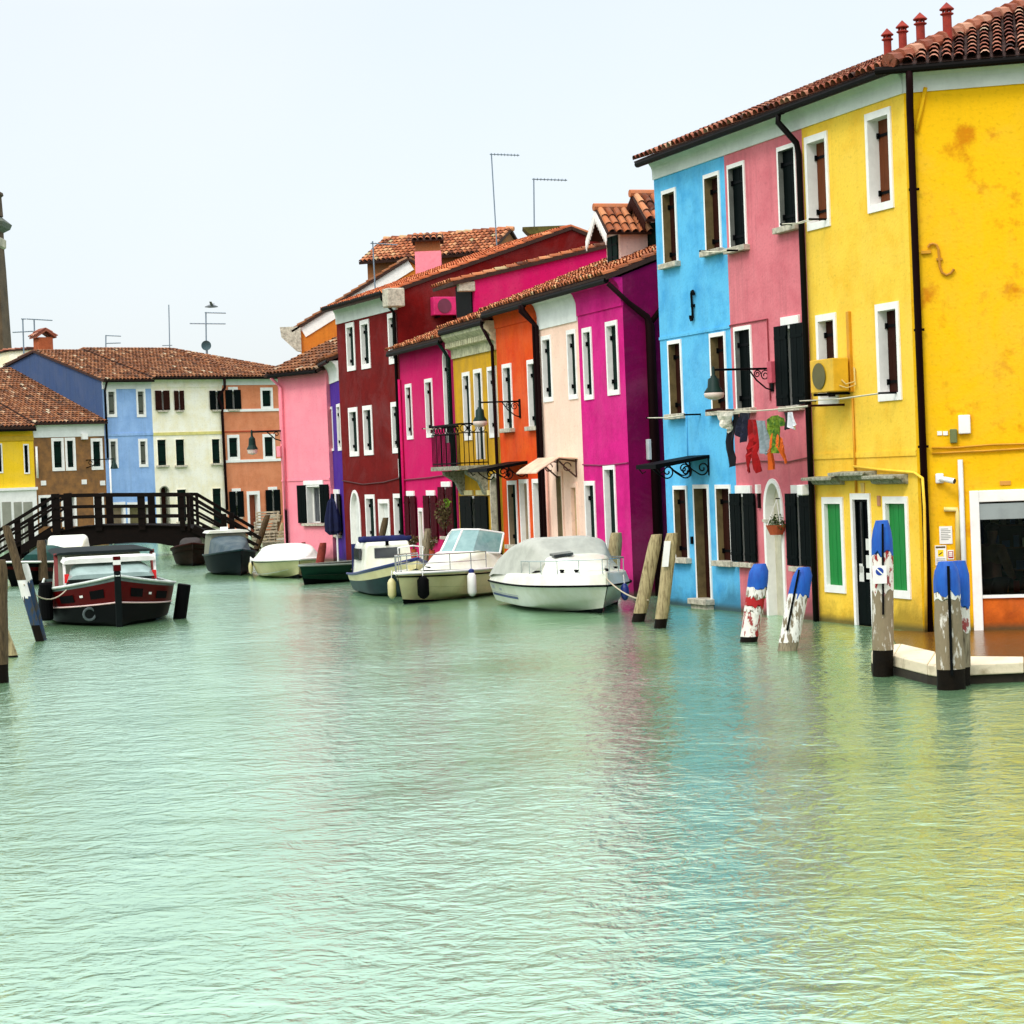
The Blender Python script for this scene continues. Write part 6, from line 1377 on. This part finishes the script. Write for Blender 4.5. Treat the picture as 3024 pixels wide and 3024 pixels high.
def strip(root,pt,t0,t1,f0,f1,side,mt,name,n=10,off=.006):
    m=MB(); 
    for i in range(n):
        a=t0+(t1-t0)*i/n; b=t0+(t1-t0)*(i+1)/n; q=[Vector(pt(a,f0,side)),Vector(pt(b,f0,side)),Vector(pt(b,f1,side)),Vector(pt(a,f1,side))]
        m.add([v+Vector((0,side*off,0)) for v in q],[(0,1,2,3)])
    return m.build(name,mt,root)
strip(r,pt,.02,.48,.52,.60,-1,NV,'blue_stripe'); strip(r,pt,.02,.49,.63,.66,-1,GS,'grey_stripe'); strip(r,pt,.04,.10,.76,.88,-1,GS,'hull_mark'); strip(r,pt,.2,.25,.74,.82,-1,GS,'hull_mark')
for (x,y) in ((4.65,.2),(4.4,-.4),(4.1,-.62)): m=MB(); m.box(x-.06,y-.02,.84,x+.06,y+.02,.9); m.box(x-.09,y-.025,.9,x+.09,y+.025,.93); m.build('cleat',RUB,r)
b_=gpt(*C('c6',1600,1560)); 
o=MB(); p0=r.matrix_world if 0 else None
# mooring rope to the pile
th=r.rotation_euler.z; dr=Vector((math.cos(th),math.sin(th),0)); bow=Vector(r.location)+dr*(L*.97)+Vector((0,0,.78)); e=at(*C('c6',1655,1520),gpt(*C('c9',110,1565)).y-.15)
m=MB(); pts=[bow+(e-bow)*t+Vector((0,0,-.12*4*t*(1-t))) for t in [i/10 for i in range(11)]]; m.tube([p-bow for p in pts],.016,6); o=m.build('mooring_rope',mat('rope',(190,176,150))); o.location=bow; tag(o,'mooring rope from the white cruiser to the leaning pile','rope')
fender(r,4.85,.5,.25,.09,.36,NV)
# ---- cream motorboat with a split windscreen
L,B=6.0,2.1
r=boat('motorboat','cream motorboat with split tinted windscreen and bow rail, left of the cruiser',(1110,1748),'c4',-27,L)
bg,sh,pt=hull(r,L,B,.74,.66,[BOT,HCR],[(0,.2),(.2,1.01)],draft=.12,tm=.5,p=2.3,rake=.3,chin=.84,zc0=.08,zc1=.3)
rail_line(r,pt,1,WHITE,.03); rail_line(r,pt,.88,RUB,.018,name='dark_strake',off=.012); strip(r,pt,.05,.9,.52,.535,1,HLG,'chine_line')
deck(r,L,bg,sh,HW,dz=.0)
loft([(.1,.86,.84,.68,.78),(1.6,.92,.86,.68,.92),(2.9,.86,.72,.7,1.12),(3.4,.72,.55,.7,1.02),(4.1,.45,.3,.72,.86),(4.5,.25,.12,.74,.78)],r,HW,'coaming',round_=.35)
m=MB(); g=MB(); F0=[(2.35,-.86,1.02),(3.0,-.45,1.09),(3.22,0,1.10),(3.0,.45,1.09),(2.35,.86,1.02)]; F1=[(1.95,-.78,1.50),(2.48,-.38,1.62),(2.66,0,1.64),(2.48,.38,1.62),(1.95,.78,1.50)]
m.tube(F1,.03,6); m.tube(F0,.022,6)
for i in (0,2,4): m.tube([F0[i],F1[i]],.028,6)
m.build('windscreen_frame',WHITE,r)
for i in range(4):
    q=[Vector(v) for v in (F0[i],F0[i+1],F1[i+1],F1[i])]; g.add(q,[(0,1,2,3)])
g.build('windscreen',TINT,r,solid=.012)
m=MB(); P=[]
for side in (-1,1):
    row=[Vector(pt(t,1,side)) for t in (.55,.66,.78,.9,.985)]; row=[Vector((v.x,v.y*.92,v.z)) for v in row]; top=[v+Vector((0,0,.42)) for v in row]; P.append(top); mid=[v+Vector((0,0,.22)) for v in row]
    for a_,b_ in zip(row,top): m.tube([a_,b_],.013,5)
    m.tube(mid,.01,5)
m.tube(P[0]+P[1][::-1],.016,6); m.build('bow_rail',STEEL,r)
for (t,side,mt,rr,hh) in ((.9,-1,HCR,.1,.5),(.93,1,RUB,.14,.55),(.70,1,WHITE,.11,.6)):
    x,y,z=pt(t,.9,side); f=fender(r,x,y+side*(rr+.02),z-.55,rr,hh,mt)
    if mt is WHITE: MB().lathe([(rr*.62,.0),(rr*.62,.07),(.02,.1)],(x,y+side*(rr+.02),z-.55+hh-.03),12).build('blue_cap',NV,f)
MB().box(2.6,-.1,1.12,2.8,.1,1.2).build('compass',RUB,r); 
m=MB(); m.tube([(4.45,.0,.78),(4.3,.12,.80),(4.2,-.1,.80),(4.35,-.15,.80),(4.5,.05,.8)],.02,6); m.build('coiled_rope',RUB,r)
# ---- blue and white boat with box cabin
L,B=4.6,1.7
r=boat('cabin_boat','white box cabin boat with dark blue hull and rolled navy canvas',(1180,1700),'c4',17,L)
bg,sh,pt=hull(r,L,B,1.0,.50,[TEAL,HCR,NV],[(0,.70),(.70,.93),(.93,1.01)],draft=.15,tm=.45,p=1.8,rake=.45,chin=.8,zc0=.05,zc1=.35,tr=.9)
rail_line(r,pt,1,NV,.025); deck(r,L,bg,sh,HW,dz=.0)
loft([(.25,.66,.6,.5,1.30),(.5,.68,.61,.5,1.36),(1.5,.66,.60,.55,1.34),(1.62,.64,.58,.56,1.26)],r,HW,'cabin',round_=.12,smooth=False)
m=MB(); m.box(1.55,-.38,.92,1.64,.30,1.19); m.build('front_window',SMOKE,r,bevel=.01); m=MB(); m.box(.6,-.70,.88,1.2,-.63,1.18); m.build('side_window',SMOKE,r)
m=MB(); m.tube([(1.3,y,1.40+.02*math.sin(y*20)) for y in [-.7+.14*i for i in range(11)]],[.05,.09,.08,.09,.075,.085,.08,.09,.08,.085,.05],10); m.tube([(.9,y,1.41) for y in [-.62+.31*i for i in range(5)]],.075,10); m.build('rolled_canvas',NAVYC,r,smooth=True)
m=MB(); m.box(.2,-.67,.5,.26,.6,1.28); m.build('rear_curtain',NAVYC,r); MB().box(1.62,-.08,1.24,1.68,.0,1.36).build('lamp',RUB,r)
m=MB(); m.tube([(3.9,-.3,.85),(3.95,-.32,1.25),(4.2,0,1.3),(3.95,.32,1.25),(3.9,.3,.85)],.018,6); m.build('bow_rail',WHITE,r)
# ---- green dinghy with outboard
L,B=3.9,1.5
r=boat('dinghy','dark green open dinghy with a tilted white outboard motor',(290,1592),'c4',-32,L)
bg,sh,pt=hull(r,L,B,.56,.50,[BOT,GRN],[(0,.25),(.25,1.01)],draft=.1,tm=.5,p=2.6,rake=.2,chin=.85,zc0=.05,zc1=.2)
rail_line(r,pt,1,mat('grey_gunwale',(130,140,130),rough=.6),.03); deck(r,L,bg,sh,mat('dinghy_floor',(70,76,64),rough=.8,var=.3),dz=-.28,t1=.96)
for x in (.9,2.1): MB().box(x,-bg(x/L)*.96,.34,x+.28,bg(x/L)*.96,.38).build('thwart',WOODG,r)
m=MB(); m.tube([(-.05,0,.55),(-.25,0,.92),(-.33,0,1.1)],[.09,.2,.12],12); o=loft([(-.55,.12,.08,.86,1.02),(-.45,.17,.14,.80,1.12),(-.05,.18,.15,.62,1.02),(.12,.14,.1,.55,.80)],r,HW,'outboard_cowl',round_=.6)
m=MB(); m.tube([(-.02,0,.6),(-.45,0,.55),(-1.0,0,.72)],[.10,.08,.05],10); m.box(-.12,-.12,.3,.02,.12,.62); m.build('outboard_leg',RUB,r)
# ---- white covered boat
L,B=4.3,2.05
r=boat('covered_boat','small cream boat under a taut white canvas hump, moored off the pink house',(1362,1298),'cf',15,L)
bg,sh,pt=hull(r,L,B,.60,.52,[BOT,HCR],[(0,.2),(.2,1.01)],draft=.1,tm=.5,p=2.3,rake=.4,chin=.82,zc0=.06,zc1=.34)
rail_line(r,pt,1,WHITE,.04); rail_line(r,pt,.93,RUB,.015,name='dark_strake'); strip(r,pt,.25,.9,.36,.40,-1,HW,'spray_rail',off=.03)
sts=[]
for i in range(15):
    t=i/14; b_=max(.04,bg(t)); sts.append((t*L,b_+.01,max(.03,b_*.75),sh(t)-.02,sh(t)+.05+.52*math.sin(math.pi*min(1,t*1.05))**1.2*(1-.3*t)))
loft(sts,r,CANW,'canvas_cover',round_=.8)
for t in (.04,.14,.24): x,y,z=pt(t,.95,-1); fender(r,x,y-.08,z-.42,.055,.36,HCR)
# ---- dark boat with a grey cabin
L,B=4.2,1.6
r=boat('cabin_boat','dark hulled boat with grey canvas cabin beside the right foot of the bridge',(1528,645),'c2',16,L)
bg,sh,pt=hull(r,L,B,.85,.6,[BOT,mat('blue_black_hull',(4,14,18),rough=.55,var=.3,scale=1.5,spec=.06)],[(0,.15),(.15,1.01)],draft=.1,tm=.45,p=2.0,rake=.35)
rail_line(r,pt,1,TEAL,.03); deck(r,L,bg,sh,TEAL,dz=0)
GC_=mat('blue_grey_canvas',(58,76,84),rough=.9,var=.3,scale=2,bump=.5,col2=(100,112,112)); LC_=mat('light_grey_canvas',(128,130,112),rough=.9,var=.15)
loft([(.1,.66,.6,.6,1.36),(1.3,.68,.62,.6,1.40),(1.45,.66,.58,.6,1.34)],r,LC_,'cabin',round_=.15); loft([(.05,.68,.62,1.35,1.43),(1.55,.70,.64,1.35,1.43)],r,HW,'cabin_roof',round_=.2)
loft([(1.45,.70,.62,.62,1.25),(2.2,.66,.5,.64,1.1),(3.2,.45,.25,.74,.95),(3.7,.25,.1,.8,.86)],r,GC_,'foredeck_cover',round_=.6)
MB().box(.4,-.12,1.43,.6,.12,1.53).build('roof_light',WHITE,r)
# ---- small brown boat behind it
L,B=4.2,1.5
r=boat('open_boat','small dark brown open boat half hidden under the bridge end',(1225,585),'c2',10,L)
bg,sh,pt=hull(r,L,B,.85,.5,[BOT,mat('brown_hull',(38,26,18),rough=.7,var=.3,spec=.06)],[(0,.2),(.2,1.01)],draft=.1); rail_line(r,pt,1,DBROWN,.04); deck(r,L,bg,sh,DBROWN,dz=-.2,t1=.97)
loft([(.6,.5,.4,.4,.95),(1.6,.5,.4,.4,1.0),(2.2,.4,.3,.5,.8)],r,mat('dark_tarp',(50,44,40),rough=.9,var=.3),'tarp',round_=.6)
# ---- red and black barge
L,B=8.5,2.9
r=boat('work_barge','black work barge with a red bow band, white striped stem head and arched shelter',(754,965),'c2',15,L,frac=.97)
WL_=mat('pinkish_line',(226,196,190),rough=.5,var=.1); TD=mat('teal_grey_deck_edge',(96,116,112),rough=.6,var=.3,scale=2)
bg,sh,pt=hull(r,L,B,1.12,.76,[BLKH,WL_,REDH,TD],[(0,.56),(.56,.60),(.60,.90),(.90,1.01)],draft=.2,tm=.72,p=2.0,rake=.12,chin=.93,cf=.2,sp=7,zc0=.05,zc1=.1,nt=34)
# thin band: refine by extra strip
rail_line(r,pt,.60,WL_,.018,name='white_line',t0=.5,off=.008); rail_line(r,pt,1,mat('pale_gunwale',(214,222,214),rough=.6,var=.2),.032,name='gunwale')
deck(r,L,bg,sh,mat('grey_deck',(150,160,156),rough=.8,var=.2),dz=-.02,t0=.78,t1=1,name='foredeck'); deck(r,L,bg,sh,mat('barge_floor',(60,56,46),rough=.9,var=.3),dz=-.5,t0=0,t1=.78,name='floor')
m=MB(); m.box(L-.16,-.07,-.1,L+.02,.07,1.22); m.build('stem_post',mat('dark_stem',(14,20,20),rough=.6,var=.2,spec=.06),r,bevel=.02)
m=MB(); m.box(L-.16,-.08,1.22,L+.03,.08,1.36); o=m.build('stem_head',REDH,r,bevel=.01); MB().box(L-.155,-.078,1.36,L+.028,.078,1.46).build('white_cap',WHITE,o); MB().box(L-.155,-.076,1.46,L+.026,.076,1.54).build('red_cap',REDH,o)
def panel(t0,t1,f0,f1,side,mt,name): strip(r,pt,t0,t1,f0,f1,side,mt,name,n=4,off=.018).rotation_euler
for side in (-1,1):
    panel(.935,.97,.70,.84,side,RUB,'bow_panel'); panel(.83,.885,.68,.82,side,RUB,'bow_panel'); panel(.905,.915,.75,.79,side,WHITE,'bow_light')
    # ring
x,y,z=pt(.93,.45,-1); m=MB(); m.tube([(x+.03+.0,y-.06+.13*math.cos(a),z+.13*math.sin(a)) for a in [i*math.pi/7 for i in range(14)]],.03,6,closed=True); m.build('hawse_ring',mat('ring_metal',(70,80,80),rough=.5),r)
# forward canopy (white arched hood with teal inner screen)
GLT=mat('grey_teal_screen',(150,172,166),rough=.3,var=.2,scale=2)
def arch(x,w,z0,z1,mt,name,r_=.03,th=.0,n=14,x2=None):
    pts=[(x,-w,z0)]+[(x,w*math.cos(a)*-1,z1-.30+(.30)*math.sin(a)) for a in [math.pi*i/n for i in range(n+1)]]+[(x,w,z0)]
    return pts
m=MB(); w=.98
sts=[(4.6,1.02,1.0,1.30,1.62),(5.6,1.02,1.0,1.32,1.66),(6.1,1.0,.98,1.34,1.66)]
loft([(5.0,1.05,1.0,1.36,1.46),(6.1,1.05,1.0,1.36,1.50),(6.25,1.04,1.0,1.34,1.45)],r,CANW,'hood',round_=.4)
loft([(5.1,.95,.85,.55,1.33),(6.0,.98,.9,.6,1.33),(6.35,1.0,.92,.9,1.22),(6.6,.96,.85,1.0,1.10)],r,GLT,'screen',round_=.35)
for side in (-1,1):
    m=MB(); m.bar((6.2,side*1.02,.7),(6.1,side*1.02,1.5),.06); m.build('hood_post',WHITE,r); m=MB(); m.box(6.28,side*.98-.05,.92,6.36,side*.98+.05,1.12); m.build('side_lamp',mat('signal_red',(220,20,24),rough=.3,var=0),r)
# rear shelter
loft([(.4,1.15,1.05,1.50,1.56),(4.4,1.18,1.08,1.50,1.58),(4.6,1.16,1.06,1.50,1.56)],r,mat('dark_grey_roof',(34,42,42),rough=.8,var=.2,spec=.08),'shelter_roof',round_=.35)
loft([(.6,1.08,1.0,.5,1.5),(2.6,1.1,1.02,.5,1.5)],r,mat('pale_shelter_side',(190,196,176),rough=.7,var=.15),'shelter_side',round_=.1)
for side in (-1,1):
    m=MB(); m.bar((4.9,side*1.15,.4),(4.4,side*1.12,1.5),.09,.2); m.build('red_post',mat('brick_red_post',(120,34,28),rough=.6,var=.2),r)
m=MB(); m.tube([(4.0,-1.3,.75),(3.9,-1.3,1.2)],.03,6); 
def tyre(x,y,z,side):
    m=MB(); m.tube([(x+.30*math.cos(a),y+side*.1,z+.30*math.sin(a)) for a in [i*math.pi/10 for i in range(20)]],.11,8,closed=True); return m.build('tyre_fender',RUB,r,smooth=True)
x,y,z=pt(.72,.8,-1); tyre(x,y,z-.1,-1)
x,y,z=pt(.80,.9,-1); m=MB(); m.lathe([(.12,0),(.15,.05),(.15,.8),(.12,.85)],(x,y-.17,z-.6),14); m.build('roll_fender',RUB,r)
x,y,z=pt(.80,.9,1); m=MB(); m.tube([(x,y+.16,z-.75),(x+.05,y+.30,z+.05)],.15,14); m.build('roll_fender',RUB,r)
o=m
# ---- boats behind, far left
L,B=4.6,1.7
r=boat('open_boat','black hulled boat with a red stripe and green tarp at the left edge',(60,715),'c2',-14,L)
bg,sh,pt=hull(r,L,B,.80,.62,[BLKH,REDH,BLKH],[(0,.62),(.62,.80),(.80,1.01)],draft=.1,tm=.6,p=2.4); rail_line(r,pt,1,WHITE,.035); deck(r,L,bg,sh,DBROWN,dz=-.1)
loft([(.5,.5,.35,.6,1.05),(1.5,.6,.45,.6,1.2),(2.6,.5,.3,.65,.95)],r,mat('green_tarp',(14,70,62),rough=.8,var=.3,scale=4,bump=.7),'tarp',round_=.7)
L,B=5,1.8
r=boat('cabin_boat','white roofed boat moored behind the barge, left of the arch',(440,640),'c2',12,L)
bg,sh,pt=hull(r,L,B,.8,.6,[BOT,mat('tan_hull',(140,110,60),rough=.5,var=.3)],[(0,.15),(.15,1.01)],draft=.1); rail_line(r,pt,1,WHITE,.04); deck(r,L,bg,sh,HW,dz=0)
loft([(.2,.8,.7,.6,1.3),(2.6,.8,.72,.62,1.36),(3.2,.6,.5,.65,.95)],r,HW,'cabin',round_=.25); m=MB(); m.box(1.0,-.83,.95,2.3,-.76,1.2); m.build('side_window',SMOKE,r)

# mooring ropes from the cream and the blue boats to the poles behind them
def rope(label,a,b,sag=.15):
    a=Vector(a); b=Vector(b); m=MB(); m.tube([(b-a)*t+Vector((0,0,-sag*4*t*(1-t))) for t in [i/10 for i in range(11)]],.014,6); o=m.build('mooring_rope',mat('rope',(190,176,150))); o.location=a; tag(o,label,'rope')
Yr=gpt(*C('c4',1235,1600)).y
rope('slack mooring rope from the cream motorboat bow to the thin pale pole',at(*C('c4',1090,1500),gpt(*C('c4',1110,1748)).y+.2),at(*C('c4',1252,1290),Yr-.12))
rope('mooring rope from the covered boat to the short rust red pile',at(*C('c4',240,1350),gpt(*C('cf',1362,1298)).y+.6),at(*C('c4',262,1290),gpt(*C('c4',240,1500)).y-.1),.05)
rope('mooring rope from the barge bow to the crooked banded pile',at(*C('c2',420,735),gpt(*C('c2',754,965)).y+.4),at(*C('ce',195,900),gpt(*C('ce',325,1362)).y-.12),.25)
